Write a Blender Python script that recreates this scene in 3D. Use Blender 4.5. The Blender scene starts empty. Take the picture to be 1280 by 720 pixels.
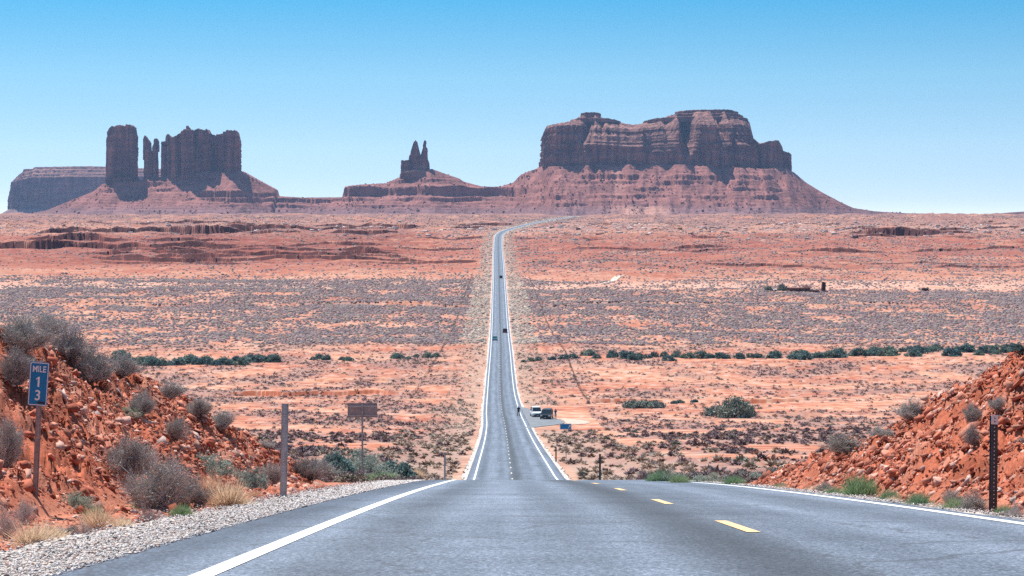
import bpy, math, random
import numpy as np
from mathutils import Vector, Matrix
random.seed(7)
RNG = np.random.default_rng(11)
SC = bpy.context.scene
COL = SC.collection
R = math.radians
F = 2600.0            # focal length in pixels of a 1280 wide frame
YH = 290.0            # row of the true horizon

# ------------------------------------------------------------------ camera, sky, sun, exposure
cam_d = bpy.data.cameras.new('camera'); cam = bpy.data.objects.new('camera', cam_d); COL.objects.link(cam)
cam_d.sensor_width = 36.0; cam_d.lens = 36.0 * F / 1280.0; cam_d.shift_y = -(360 - YH) / 1280.0
cam_d.clip_start = 0.1; cam_d.clip_end = 40000
cam.location = (0, 0, 0); cam.rotation_euler = (R(90), 0, 0)
SC.camera = cam

SUN_EL, SUN_AZ = 60.0, -31.0          # azimuth from straight ahead, negative = left
sun_dir = Vector((math.sin(R(SUN_AZ)) * math.cos(R(SUN_EL)), math.cos(R(SUN_AZ)) * math.cos(R(SUN_EL)), math.sin(R(SUN_EL))))
sun_d = bpy.data.lights.new('sun', 'SUN'); sun = bpy.data.objects.new('sun', sun_d); COL.objects.link(sun)
sun_d.energy = 4.9; sun_d.angle = R(0.53); sun_d.color = (1.0, 0.965, 0.91)
sun.rotation_euler = sun_dir.to_track_quat('Z', 'Y').to_euler(); sun.location = (-60, 80, 120)

W = bpy.data.worlds.new('World'); SC.world = W; W.use_nodes = True
wn, wl = W.node_tree.nodes, W.node_tree.links
wn.clear()
wo = wn.new('ShaderNodeOutputWorld'); bg = wn.new('ShaderNodeBackground'); sky = wn.new('ShaderNodeTexSky')
sky.sky_type = 'NISHITA'; sky.sun_disc = False; sky.sun_elevation = R(SUN_EL); sky.sun_rotation = R(SUN_AZ)
sky.altitude = 1600; sky.air_density = 1.0; sky.dust_density = 0.5; sky.ozone_density = 0.5
tc = wn.new('ShaderNodeTexCoord'); mp = wn.new('ShaderNodeMapping'); mp.inputs['Scale'].default_value = (1, 1, 5.6)
mp.inputs['Location'].default_value = (0, 0, 0.015)
nv = wn.new('ShaderNodeVectorMath'); nv.operation = 'NORMALIZE'
hs = wn.new('ShaderNodeMix'); hs.data_type = 'RGBA'; hs.blend_type = 'MULTIPLY'; hs.inputs[0].default_value = 1.0
sxyz = wn.new('ShaderNodeSeparateXYZ'); wl.new(tc.outputs['Generated'], sxyz.inputs[0])
zr_ = wn.new('ShaderNodeMapRange'); zr_.inputs['From Min'].default_value = 0.0; zr_.inputs['From Max'].default_value = 0.25; wl.new(sxyz.outputs[2], zr_.inputs['Value'])
sr = wn.new('ShaderNodeValToRGB'); wl.new(zr_.outputs[0], sr.inputs[0])
for i_, (p_, c_) in enumerate(((0.0, (.91, .78, .72)), (0.062, (.90, .81, .75)), (0.16, (1.10, 1.09, .84)), (0.298, (.84, 1.16, .95)), (0.46, (.26, 1.0, 1.0)), (1.0, (.62, 1.0, 1.0)))):
    e_ = sr.color_ramp.elements[i_] if i_ < 2 else sr.color_ramp.elements.new(p_)
    e_.position = p_; e_.color = (*c_, 1)
wl.new(sr.outputs[0], hs.inputs[7])
wl.new(tc.outputs['Generated'], mp.inputs['Vector']); wl.new(mp.outputs[0], nv.inputs[0]); wl.new(nv.outputs[0], sky.inputs['Vector'])
wl.new(sky.outputs[0], hs.inputs[6]); wl.new(hs.outputs[2], bg.inputs['Color']); wl.new(bg.outputs[0], wo.inputs['Surface'])
bg.inputs['Strength'].default_value = 0.13
SC.view_settings.view_transform = 'Standard'; SC.view_settings.look = 'None'
SC.view_settings.gamma = 1.0; SC.view_settings.use_curve_mapping = False
SC.view_settings.exposure = 0.60
SC.render.engine = 'CYCLES'
SC.cycles.use_denoising = False
SC.cycles.max_bounces = 6; SC.cycles.volume_bounces = 0; SC.cycles.transparent_max_bounces = 8

# ------------------------------------------------------------------ numeric helpers
def _hash(ix, iy, seed):
    h = (ix.astype(np.int64) * 374761393 + iy.astype(np.int64) * 668265263 + seed * 1442695041) & 0xFFFFFFFF
    h = ((h ^ (h >> 13)) * 1274126177) & 0xFFFFFFFF
    return (h ^ (h >> 16)) & 0xFFFF
_GA = np.linspace(0, 2 * np.pi, 257)[:256]; _GX, _GY = np.cos(_GA), np.sin(_GA)
def noise(x, y, seed=0):
    x, y = np.broadcast_arrays(np.asarray(x, float), np.asarray(y, float))
    x0, y0 = np.floor(x), np.floor(y); fx, fy = x - x0, y - y0
    ix, iy = x0.astype(np.int64), y0.astype(np.int64)
    u, v = fx * fx * fx * (fx * (fx * 6 - 15) + 10), fy * fy * fy * (fy * (fy * 6 - 15) + 10)
    def g(dx, dy):
        k = _hash(ix + dx, iy + dy, seed) & 255
        return _GX[k] * (fx - dx) + _GY[k] * (fy - dy)
    a, b, c, d = g(0, 0), g(1, 0), g(0, 1), g(1, 1)
    return 1.4 * ((a + (b - a) * u) * (1 - v) + (c + (d - c) * u) * v)
def fbm(x, y, seed=0, oct=4, gain=0.5):
    s, a = 0.0, 1.0
    for i in range(oct):
        s = s + a * noise(x * 2 ** i, y * 2 ** i, seed + i * 17); a *= gain
    return s
def ss(t):
    t = np.clip(t, 0, 1); return t * t * (3 - 2 * t)
def smin(a, b, k):
    h = np.clip(0.5 + 0.5 * (b - a) / k, 0, 1); return b + (a - b) * h - k * h * (1 - h)
def pchip(xs, ys):
    xs, ys = np.array(xs, float), np.array(ys, float)
    h = np.diff(xs); dl = np.diff(ys) / h; m = np.zeros_like(xs)
    for i in range(1, len(xs) - 1):
        if dl[i - 1] * dl[i] > 0:
            w1, w2 = 2 * h[i] + h[i - 1], h[i] + 2 * h[i - 1]
            m[i] = (w1 + w2) / (w1 / dl[i - 1] + w2 / dl[i])
    m[0], m[-1] = dl[0], dl[-1]
    def f(x):
        x = np.asarray(x, float)
        k = np.clip(np.searchsorted(xs, x) - 1, 0, len(xs) - 2)
        t = (np.clip(x, xs[0], xs[-1]) - xs[k]) / h[k]
        return ((1 + 2 * t) * (1 - t) ** 2 * ys[k] + t * (1 - t) ** 2 * h[k] * m[k] + t * t * (3 - 2 * t) * ys[k + 1]
                + t * t * (t - 1) * h[k] * m[k + 1])
    return f
def lin(xs, ys): return lambda x: np.interp(x, xs, ys)

# ------------------------------------------------------------------ object helpers
def link(o, parent=None, **props):
    COL.objects.link(o)
    if parent is not None: o.parent = parent
    for k, v in props.items():
        if v: o[k] = v
    return o
def mesh_np(name, v, f, mats=(), smooth=False, cols=None, uv=None, mi=None):
    """mesh from numpy arrays; f is (M,k) with one k for all faces"""
    v = np.asarray(v, np.float32); f = np.asarray(f, np.int32)
    me = bpy.data.meshes.new(name)
    me.vertices.add(len(v)); me.vertices.foreach_set('co', v.ravel())
    k = f.shape[1]; me.loops.add(f.size); me.loops.foreach_set('vertex_index', f.ravel())
    me.polygons.add(len(f)); me.polygons.foreach_set('loop_start', np.arange(0, f.size, k, dtype=np.int32))
    if smooth: me.polygons.foreach_set('use_smooth', np.ones(len(f), bool))
    for m in mats: me.materials.append(m)
    if mi is not None: me.polygons.foreach_set('material_index', np.asarray(mi, np.int32))
    me.update(calc_edges=True)
    if cols is not None:
        a = me.attributes.new('tint', 'FLOAT_COLOR', 'POINT')
        c = np.ones((len(v), 4), np.float32); c[:, :3] = cols; a.data.foreach_set('color', c.ravel())
    if uv is not None:
        l = me.uv_layers.new(name='UVMap'); l.data.foreach_set('uv', np.asarray(uv, np.float32)[f.ravel()].ravel())
    return me
def grid_faces(nr, nc, wrap=False):
    r = np.arange(nr - 1)[:, None]; c = np.arange(nc if wrap else nc - 1)[None, :]
    a = r * nc + c; b = r * nc + (c + 1) % nc
    return np.stack([a, b, b + nc, a + nc], -1).reshape(-1, 4)
def empty(name, loc=(0, 0, 0), rz=0.0, **props):
    o = bpy.data.objects.new(name, None); o.location = loc; o.rotation_euler = (0, 0, rz); o.empty_display_size = 0.3
    return link(o, None, **props)
class MB:
    """a small mesh builder: boxes, tubes, prisms, quads; .obj() links ONE mesh object"""
    def __init__(s): s.v, s.f = [], []
    def add(s, v, f):
        n = len(s.v); s.v += [tuple(p) for p in v]; s.f += [tuple(i + n for i in q) for q in f]; return s
    def box(s, lo, hi, bev=0.0):
        x0, y0, z0 = lo; x1, y1, z1 = hi; b = bev
        if b <= 0:
            v = [(x, y, z) for z in (z0, z1) for y in (y0, y1) for x in (x0, x1)]
            return s.add(v, [(0, 2, 3, 1), (4, 5, 7, 6), (0, 1, 5, 4), (2, 6, 7, 3), (0, 4, 6, 2), (1, 3, 7, 5)])
        o = [(x0 + b, y0), (x1 - b, y0), (x1, y0 + b), (x1, y1 - b), (x1 - b, y1), (x0 + b, y1), (x0, y1 - b), (x0, y0 + b)]
        cx, cy = (x0 + x1) / 2, (y0 + y1) / 2
        ins = [(p[0] + b * (1 if p[0] < cx else -1), p[1] + b * (1 if p[1] < cy else -1)) for p in o]
        L = [(ins, z0), (o, z0 + b), (o, z1 - b), (ins, z1)]
        return s.loft([[(p[0], p[1], z) for p in ring] for ring, z in L], True)
    def loft(s, rings, caps=True):
        n = len(rings[0]); v = [p for r in rings for p in r]; f = []
        for i in range(len(rings) - 1):
            for j in range(n):
                a, b = i * n + j, i * n + (j + 1) % n
                f.append((a, b, b + n, a + n))
        if caps: f.append(tuple(range(n))[::-1]); f.append(tuple((len(rings) - 1) * n + j for j in range(n)))
        return s.add(v, f)
    def tube(s, p0, p1, r0, r1=None, n=8):
        r1 = r0 if r1 is None else r1
        p0, p1 = Vector(p0), Vector(p1); d = (p1 - p0).normalized(); a = d.orthogonal().normalized(); b = d.cross(a)
        return s.loft([[p + a * (r * math.cos(t)) + b * (r * math.sin(t)) for t in [2 * math.pi * k / n for k in range(n)]]
                       for p, r in ((p0, r0), (p1, r1))])
    def obj(s, name, mat, parent=None, smooth=False, **props):
        me = bpy.data.meshes.new(name); me.from_pydata(s.v, [], s.f); me.materials.append(mat); me.update()
        if smooth: me.polygons.foreach_set('use_smooth', [True] * len(me.polygons))
        return link(bpy.data.objects.new(name, me), parent, **props)
def children(o): return [c for c in COL.objects if c.parent == o]
def copy_tree(root, kids, loc, rz, scale=1.0, **props):
    r = root.copy(); r.location = loc; r.rotation_euler = (0, 0, rz); r.scale = (scale,) * 3; link(r, None, **props)
    for c, sub in kids:
        k = c.copy(); link(k, r)
        for g in sub: link(g.copy(), k)
    return r
def kids_of(root): return [(c, children(c)) for c in children(root)]

# ------------------------------------------------------------------ materials
def mat(name, col=(0.5, 0.5, 0.5), rough=0.8, metal=0.0, spec=0.3, vary=0.0, scale=8.0, bump=0.0, bscale=30.0, build=None):
    m = bpy.data.materials.new(name); m.use_nodes = True
    nt = m.node_tree; b = nt.nodes['Principled BSDF']
    b.inputs['Base Color'].default_value = (*col, 1); b.inputs['Roughness'].default_value = rough
    b.inputs['Metallic'].default_value = metal; b.inputs['Specular IOR Level'].default_value = spec
    t = nt.nodes.new('ShaderNodeTexCoord')
    if vary > 0:
        n = nt.nodes.new('ShaderNodeTexNoise'); n.inputs['Scale'].default_value = scale; n.inputs['Detail'].default_value = 5
        nt.links.new(t.outputs['Object'], n.inputs['Vector'])
        r = nt.nodes.new('ShaderNodeValToRGB')
        r.color_ramp.elements[0].position = 0.3; r.color_ramp.elements[1].position = 0.72
        r.color_ramp.elements[0].color = (*[c * (1 - vary) for c in col], 1); r.color_ramp.elements[1].color = (*[min(1, c * (1 + vary)) for c in col], 1)
        nt.links.new(n.outputs['Fac'], r.inputs[0]); nt.links.new(r.outputs[0], b.inputs['Base Color'])
    if bump > 0:
        n2 = nt.nodes.new('ShaderNodeTexNoise'); n2.inputs['Scale'].default_value = bscale; n2.inputs['Detail'].default_value = 6
        nt.links.new(t.outputs['Object'], n2.inputs['Vector'])
        bp = nt.nodes.new('ShaderNodeBump'); bp.inputs['Strength'].default_value = bump; bp.inputs['Distance'].default_value = 0.1
        nt.links.new(n2.outputs['Fac'], bp.inputs['Height']); nt.links.new(bp.outputs[0], b.inputs['Normal'])
    if build: build(nt, b, t)
    return m
def N(nt, typ, **kw):
    n = nt.nodes.new(typ)
    for k, v in kw.items():
        if k in n.inputs: n.inputs[k].default_value = v
        else: setattr(n, k, v)
    return n
def ramp(nt, fac, stops):
    r = nt.nodes.new('ShaderNodeValToRGB'); cr = r.color_ramp
    while len(cr.elements) < len(stops): cr.elements.new(0.5)
    for e, (p, c) in zip(cr.elements, stops): e.position = p; e.color = (*c, 1) if len(c) == 3 else c
    nt.links.new(fac, r.inputs[0]); return r.outputs[0]
def mixc(nt, fac, a, b, blend='MIX'):
    m = nt.nodes.new('ShaderNodeMix'); m.data_type = 'RGBA'; m.blend_type = blend
    for s, v in ((m.inputs[0], fac), (m.inputs[6], a), (m.inputs[7], b)):
        if isinstance(v, (int, float)): s.default_value = v
        elif isinstance(v, tuple): s.default_value = (*v, 1)
        else: nt.links.new(v, s)
    return m.outputs[2]
def tinted(scale=3.0, amount=0.25, bump=0.0, bscale=8.0, bdist=0.1, fine=None):
    """colour from the mesh's own 'tint' attribute, broken up by procedural noise"""
    def f(nt, b, t):
        a = N(nt, 'ShaderNodeAttribute', attribute_name='tint')
        n = N(nt, 'ShaderNodeTexNoise', Scale=scale, Detail=6.0, Roughness=0.65)
        nt.links.new(t.outputs['Object'], n.inputs['Vector'])
        g = ramp(nt, n.outputs['Fac'], [(0.3, (1 - amount,) * 3), (0.7, (1 + amount,) * 3)])
        c = mixc(nt, 1.0, a.outputs['Color'], g, 'MULTIPLY')
        if fine:
            n3 = N(nt, 'ShaderNodeTexNoise', Scale=fine, Detail=4.0, Roughness=0.7); nt.links.new(t.outputs['Object'], n3.inputs['Vector'])
            c = mixc(nt, 1.0, c, ramp(nt, n3.outputs['Fac'], [(0.32, (0.72, 0.68, 0.66)), (0.66, (1.2, 1.2, 1.2))]), 'MULTIPLY')
        nt.links.new(c, b.inputs['Base Color'])
        if bump:
            n2 = N(nt, 'ShaderNodeTexNoise', Scale=bscale, Detail=8.0, Roughness=0.7); nt.links.new(t.outputs['Object'], n2.inputs['Vector'])
            bp = N(nt, 'ShaderNodeBump', Strength=bump, Distance=bdist); nt.links.new(n2.outputs['Fac'], bp.inputs['Height'])
            nt.links.new(bp.outputs[0], b.inputs['Normal'])
    return f
M = {}
M['ground'] = mat('desert_ground', rough=0.95, spec=0.1, build=tinted(0.35, 0.16, 0.5, 5.0, 0.12, fine=9.0))
M['talus'] = mat('talus_slope', rough=0.95, spec=0.1, build=tinted(0.022, 0.26, 0.8, 0.12, 3.0))
M['scrub'] = mat('scrub', rough=0.95, spec=0.05, build=tinted(1.5, 0.3))
M['rubble'] = mat('red_rubble', rough=0.9, spec=0.15, build=tinted(5.0, 0.22, 0.5, 22.0, 0.03))
M['pebble'] = mat('pale_pebbles', rough=0.9, spec=0.15, build=tinted(30.0, 0.15))

def cliff_nodes(nt, b, t):
    mpp = N(nt, 'ShaderNodeMapping'); mpp.inputs['Scale'].default_value = (1, 1, 5.5); nt.links.new(t.outputs['Object'], mpp.inputs[0])
    st = N(nt, 'ShaderNodeTexNoise', Scale=0.012, Detail=4.5, Roughness=0.55); nt.links.new(mpp.outputs[0], st.inputs['Vector'])
    mv = N(nt, 'ShaderNodeMapping'); mv.inputs['Scale'].default_value = (1, 1, 0.14); nt.links.new(t.outputs['Object'], mv.inputs[0])
    vs = N(nt, 'ShaderNodeTexNoise', Scale=0.07, Detail=3.5, Roughness=0.55); nt.links.new(mv.outputs[0], vs.inputs['Vector'])
    c = ramp(nt, st.outputs['Fac'], [(0.28, (0.13, 0.065, 0.058)), (0.5, (0.20, 0.095, 0.078)), (0.72, (0.33, 0.175, 0.14))])
    c = mixc(nt, 1.0, c, ramp(nt, vs.outputs['Fac'], [(0.36, (0.50, 0.48, 0.50)), (0.5, (0.95, 0.95, 0.95)), (0.66, (1.45, 1.38, 1.3))]), 'MULTIPLY')
    nt.links.new(c, b.inputs['Base Color'])
    ad = N(nt, 'ShaderNodeMath', operation='ADD'); nt.links.new(st.outputs['Fac'], ad.inputs[0]); nt.links.new(vs.outputs['Fac'], ad.inputs[1])
    bp = N(nt, 'ShaderNodeBump', Strength=1.0, Distance=9.0); nt.links.new(ad.outputs[0], bp.inputs['Height']); nt.links.new(bp.outputs[0], b.inputs['Normal'])
M['cliff'] = mat('sandstone_cliff', rough=0.92, spec=0.12, build=cliff_nodes)

def asphalt_nodes(nt, b, t):
    sp = N(nt, 'ShaderNodeSeparateXYZ'); nt.links.new(t.outputs['UV'], sp.inputs[0])     # U = metres from the centre, V = metres along
    def band(c, w):                                                                       # 1 at offset c falling to 0 at distance w
        s1 = N(nt, 'ShaderNodeMath', operation='SUBTRACT'); nt.links.new(sp.outputs[0], s1.inputs[0]); s1.inputs[1].default_value = c
        s2 = N(nt, 'ShaderNodeMath', operation='ABSOLUTE'); nt.links.new(s1.outputs[0], s2.inputs[0])
        s3 = N(nt, 'ShaderNodeMapRange', interpolation_type='SMOOTHSTEP'); nt.links.new(s2.outputs[0], s3.inputs['Value'])
        s3.inputs['From Min'].default_value = w; s3.inputs['From Max'].default_value = 0.0
        return s3.outputs[0]
    grit = N(nt, 'ShaderNodeTexNoise', Scale=30.0, Detail=4.0, Roughness=0.9); nt.links.new(t.outputs['Object'], grit.inputs['Vector'])
    vor = N(nt, 'ShaderNodeTexVoronoi', Scale=38.0); nt.links.new(t.outputs['Object'], vor.inputs['Vector'])
    ms = N(nt, 'ShaderNodeMapping'); ms.inputs['Scale'].default_value = (1.3, 0.05, 1); nt.links.new(t.outputs['UV'], ms.inputs[0])
    streak = N(nt, 'ShaderNodeTexNoise', Scale=1.0, Detail=6.0, Roughness=0.6); nt.links.new(ms.outputs[0], streak.inputs['Vector'])
    blot = N(nt, 'ShaderNodeTexNoise', Scale=0.55, Detail=5.0, Roughness=0.6); nt.links.new(t.outputs['Object'], blot.inputs['Vector'])
    c = ramp(nt, grit.outputs['Fac'], [(0.33, (0.03, 0.034, 0.042)), (0.49, (0.17, 0.185, 0.205)), (0.66, (0.56, 0.58, 0.60))])
    c = mixc(nt, 1.0, c, ramp(nt, vor.outputs['Color'], [(0.0, (0.7,) * 3), (1.0, (1.3,) * 3)]), 'MULTIPLY')
    c = mixc(nt, 1.0, c, ramp(nt, streak.outputs['Fac'], [(0.3, (0.72, 0.73, 0.75)), (0.7, (1.22, 1.22, 1.22))]), 'MULTIPLY')
    c = mixc(nt, 1.0, c, ramp(nt, blot.outputs['Fac'], [(0.3, (0.74, 0.75, 0.77)), (0.7, (1.15,) * 3)]), 'MULTIPLY')
    c = mixc(nt, 1.0, c, (0.67, 0.75, 0.88), 'MULTIPLY')
    for cc, w, k in ((0.12, 0.95, 0.30), (0.95, 0.35, 0.75), (-2.75, 0.7, 0.60), (-1.15, 0.6, 0.70), (1.35, 0.5, 0.72), (2.65, 0.6, 0.64)):   # seam and wheel tracks
        c = mixc(nt, band(cc, w), c, mixc(nt, 1.0, c, (k, k * 1.01, k * 1.03), 'MULTIPLY'))
    for sgn in (-1, 1):                                                                   # darker newer shoulder outside the lines
        c = mixc(nt, band(sgn * 4.2, 0.78), c, mixc(nt, 1.0, c, (0.42, 0.45, 0.5), 'MULTIPLY'))
    dn = N(nt, 'ShaderNodeTexNoise', Scale=1.2, Detail=5.0); nt.links.new(t.outputs['Object'], dn.inputs['Vector'])
    wob = N(nt, 'ShaderNodeVectorMath', operation='MULTIPLY_ADD'); nt.links.new(dn.outputs['Color'], wob.inputs[0]); wob.inputs[1].default_value = (1.1, 1.1, 0); nt.links.new(t.outputs['Object'], wob.inputs[2])
    cm = N(nt, 'ShaderNodeMapping'); cm.inputs['Scale'].default_value = (0.30, 0.16, 0.001); nt.links.new(wob.outputs[0], cm.inputs[0])
    ck = N(nt, 'ShaderNodeTexVoronoi', feature='DISTANCE_TO_EDGE', Scale=1.0); nt.links.new(cm.outputs[0], ck.inputs['Vector'])
    cf = N(nt, 'ShaderNodeMapRange'); nt.links.new(ck.outputs['Distance'], cf.inputs['Value']); cf.inputs['From Min'].default_value = 0.009; cf.inputs['From Max'].default_value = 0.003; cf.inputs['To Max'].default_value = 0.5
    c = mixc(nt, cf.outputs[0], c, (0.035, 0.038, 0.045))                                   # sealed cracks
    nt.links.new(c, b.inputs['Base Color'])
    bp = N(nt, 'ShaderNodeBump', Strength=0.55, Distance=0.012); nt.links.new(grit.outputs['Fac'], bp.inputs['Height']); nt.links.new(bp.outputs[0], b.inputs['Normal'])
M['asphalt'] = mat('asphalt', rough=0.72, spec=0.35, build=asphalt_nodes)
M['pad'] = mat('turnout_asphalt', (0.17, 0.18, 0.195), rough=0.8, vary=0.2, scale=0.7)
def worn(colr):
    def f(nt, b, t):
        n = N(nt, 'ShaderNodeTexNoise', Scale=35.0, Detail=5.0, Roughness=0.75); nt.links.new(t.outputs['Object'], n.inputs['Vector'])
        c = ramp(nt, n.outputs['Fac'], [(0.30, tuple(x * 0.55 for x in colr)), (0.42, colr), (0.8, tuple(min(1, x * 1.05) for x in colr))])
        nt.links.new(c, b.inputs['Base Color'])
    return f
M['white_paint'] = mat('white_paint', rough=0.7, build=worn((0.78, 0.78, 0.78)))
M['yellow_paint'] = mat('yellow_paint', rough=0.7, build=worn((0.74, 0.48, 0.24)))
M['faded_paint'] = mat('faded_paint', rough=0.8, build=worn((0.50, 0.46, 0.38)))
M['track'] = mat('pale_sand', (0.66, 0.50, 0.40), rough=0.95, vary=0.1, scale=0.3)

# ------------------------------------------------------------------ terrain functions (x to the right, d straight ahead, camera at 0,0,0)
_far_d = [83, 125, 165, 185, 347, 418, 545, 698, 817, 928, 1100, 1271, 1430, 1716, 1972, 2150, 2400, 2700, 3000, 3600, 5200, 9000]
_far_z = [-9.892, -15.25, -19.6, -21.15, -32.4, -35.85, -40.0, -40.6, -40.85, -39.2, -33.9, -29.3, -22.0, -13.2, -3.8, 2.5, 10.2, 17.7, 22.5, 27, 28, 28]
_zf = pchip(_far_d, _far_z)
def ZR(d):
    d = np.asarray(d, float)
    return np.where(d < 83, -0.8 - 0.1 * d - 1.15e-4 * d * d, _zf(d))
_zsf = pchip([60, 83, 100, 125, 165, 185, 250, 347] + _far_d[5:], [-7.214, -9.9, -11.55, -13.9, -17.6, -19.4, -25.1, -32.3] + _far_z[5:])
def ZS(d):
    d = np.asarray(d, float)
    return np.where(d < 60, -0.8 - 0.1 * d - 1.15e-4 * d * d, _zsf(d))
XC = pchip([-50, 0, 50, 83, 125, 165, 185, 347, 418, 545, 698, 928, 1271, 1972, 2060, 2150, 2250, 2400, 2700, 2850, 3000, 3300, 4000],
           [1.66, 1.66, 1.6601, 1.3, 0.75, 0.28, 0.16, -0.93, -1.85, -2.98, -3.9, -5.5, -8.0, -12.6, -10.2, -3.5, 7.5, 25, 62, 79, 90, 95, 60])
HW = lin([0, 60, 165, 4000], [3.535, 3.535, 3.3, 3.3])                     # centre to white line
CAPL = pchip([0, 30, 40, 46, 52, 55, 57, 60, 66, 90], [3.0, 3.0, 2.95, 2.75, 2.45, 2.0, 1.3, 0.35, 0.0, 0.0])
CAPR = pchip([0, 30, 38, 40, 45, 47, 52, 57, 90], [3.2, 3.0, 2.85, 2.6, 1.6, 1.05, 0.42, 0.0, 0.0])
def bank(x, d):
    l = smin(0.76 * (-x - 5.6) , CAPL(d) + 0.04 * np.clip(-x - 10, 0, 30), 0.25)
    r = smin(0.75 * (x - 6.2), CAPR(d) + 0.04 * np.clip(x - 10, 0, 30), 0.25)
    h = np.maximum(np.maximum(l, r), 0)
    return h * ss((75 - d) / 8)
# ledges that face the camera: distance, height, relaxation, x from, x to, wander, seed
LEDGES = [(470, 0.6, 30, 4, 75, 9, 1), (395, 0.8, 14, 42, 62, 3, 2), (505, 0.8, 25, -75, -22, 10, 3), (560, 0.6, 25, -60, -10, 12, 4),
          (2120, 7.5, 90, -490, -265, 34, 5), (2150, 4.0, 90, -300, -120, 30, 6), (1850, 4.0, 60, -470, -230, 26, 7), (1755, 6.0, 60, -470, -225, 32, 8),
          (2240, 3.4, 50, -310, -130, 16, 9), (2080, 5.0, 60, -270, -90, 16, 10), (1735, 3.4, 30, -310, -90, 10, 11), (1665, 4.2, 30, -330, -80, 10, 12),
          (1600, 3.8, 28, -340, -70, 12, 13), (1545, 3.4, 28, -310, -60, 10, 14), (1490, 2.8, 26, -320, -40, 12, 15),
          (2230, 3.6, 50, -150, -22, 16, 16), (2050, 5.0, 70, 320, 510, 30, 17), (2130, 3.0, 60, 330, 560, 30, 18), (1660, 2.2, 40, 210, 420, 20, 19),
          (1720, 3.2, 40, 130, 190, 16, 20), (2060, 1.8, 40, 30, 120, 16, 21), (1690, 1.4, 40, -120, 260, 22, 22), (1930, 1.6, 60, -200, 520, 30, 23),
          (1400, 1.1, 40, 60, 420, 20, 24), (1030, 0.8, 40, -260, 260, 25, 25), (2330, 2.2, 50, -520, 560, 40, 26), (1460, 1.2, 30, -340, 380, 25, 27)]
def terrain(x, d):
    x, d = np.broadcast_arrays(np.asarray(x, float), np.asarray(d, float))
    off = x - XC(d)
    pad = ss((d - 325) / 12) * ss((448 - d) / 12)
    wl_ = np.interp(d, [0, 60, 165, 4000], [4.6, 4.6, 5.3, 5.5])
    wr_ = np.interp(d, [0, 60, 165, 4000], [4.4, 4.4, 5.3, 5.5]) + 8.5 * pad
    e = np.maximum(np.maximum(-off - wl_, off - wr_), 0)
    z = ZR(d) + (ZS(d) - ZR(d)) * ss(e / np.interp(d, [0, 90, 200], [3, 6, 10])) - 0.06
    rough = ss(e / 4.0)
    far = ss(e / 60.0)
    z = z + rough * 0.05 * fbm(x * 0.8, d * 0.8, 3, 3) * ss((d - 5) / 10)
    z = z + far * np.interp(d, [0, 60, 150, 400, 900, 1400, 2600, 5000], [0, 0, .25, .5, .9, 2.2, 4.5, 5]) * fbm(x / 90, d / 70, 5, 4)
    z = z + far * np.interp(d, [1200, 1500, 2000, 3000], [0, 1.2, 3.0, 3.0]) * fbm(x / 40, d / 28, 8, 4, 0.6) * 0.6
    for (d0, h, L, xa, xb, wand, sd) in LEDGES:
        sel = (np.abs(d - d0) < 4 * L + 2 * wand) & (x > xa - 40) & (x < xb + 40)
        if not sel.any(): continue
        xs, ds, es = x[sel], d[sel], e[sel]
        k = max(6.0, wand * 2.2)
        t = ds - d0 - wand * fbm(xs / k, xs * 0 + sd * 3.3, 40 + sd, 4, 0.5) - 0.04 * (xs - (xa + xb) / 2) * (0.4 if sd % 2 else -0.4)
        m = ss((xs - xa) / (0.12 * (xb - xa) + 3)) * ss((xb - xs) / (0.12 * (xb - xa) + 3)) * ss(es / 20)
        m = m * np.clip(0.75 + 0.9 * fbm(xs / (k * 1.6), xs * 0 + 9.1, 70 + sd, 3), 0.05, 1.4)
        g = max(0.25, h * 0.10)
        h = h * 1.35
        s = np.where(t > g, 0.5 * np.exp(-(np.maximum(t, g) - g) / L), np.where(t < -g, -0.5 * np.exp(-(-np.minimum(t, -g) - g) / (L * 0.7)), 0.5 * t / g))
        z[sel] = z[sel] + h * m * s
    b = bank(x, d)
    sel = b > 0.01
    if sel.any():
        bs, xs, ds = b[sel], x[sel], d[sel]
        rg = ss(bs / 0.6)
        n = 0.34 * fbm(xs * 0.55, ds * 0.35, 21, 5, 0.55) + 0.22 * np.abs(fbm(xs * 2.2, ds * 1.6, 27, 5, 0.65)) - 0.08
        st = 0.42                                                          # broken strata
        q = (bs + n + 0.12 * ds * 0.35) / st; fr = q - np.floor(q)
        z[sel] = z[sel] + bs + rg * (n + 0.5 * st * (ss((fr - 0.35) * 3.4) - fr) * 0.4 * np.clip(0.5 + fbm(xs * 0.4, ds * 0.3, 33, 3), 0, 1))
    return z
def T1(x, d): return float(terrain(np.array([x]), np.array([d]))[0])
_hd = np.geomspace(9, 3300, 5200)
def hit(u, y):
    """first ground point on the sight line of a measured photo position"""
    a, s = (u - 640) / F, (YH - y) / F
    k = np.nonzero(terrain(a * _hd, _hd) >= s * _hd)[0]
    d = _hd[k[0]] if len(k) else 3000.0
    return a * d, d, T1(a * d, d)

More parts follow.
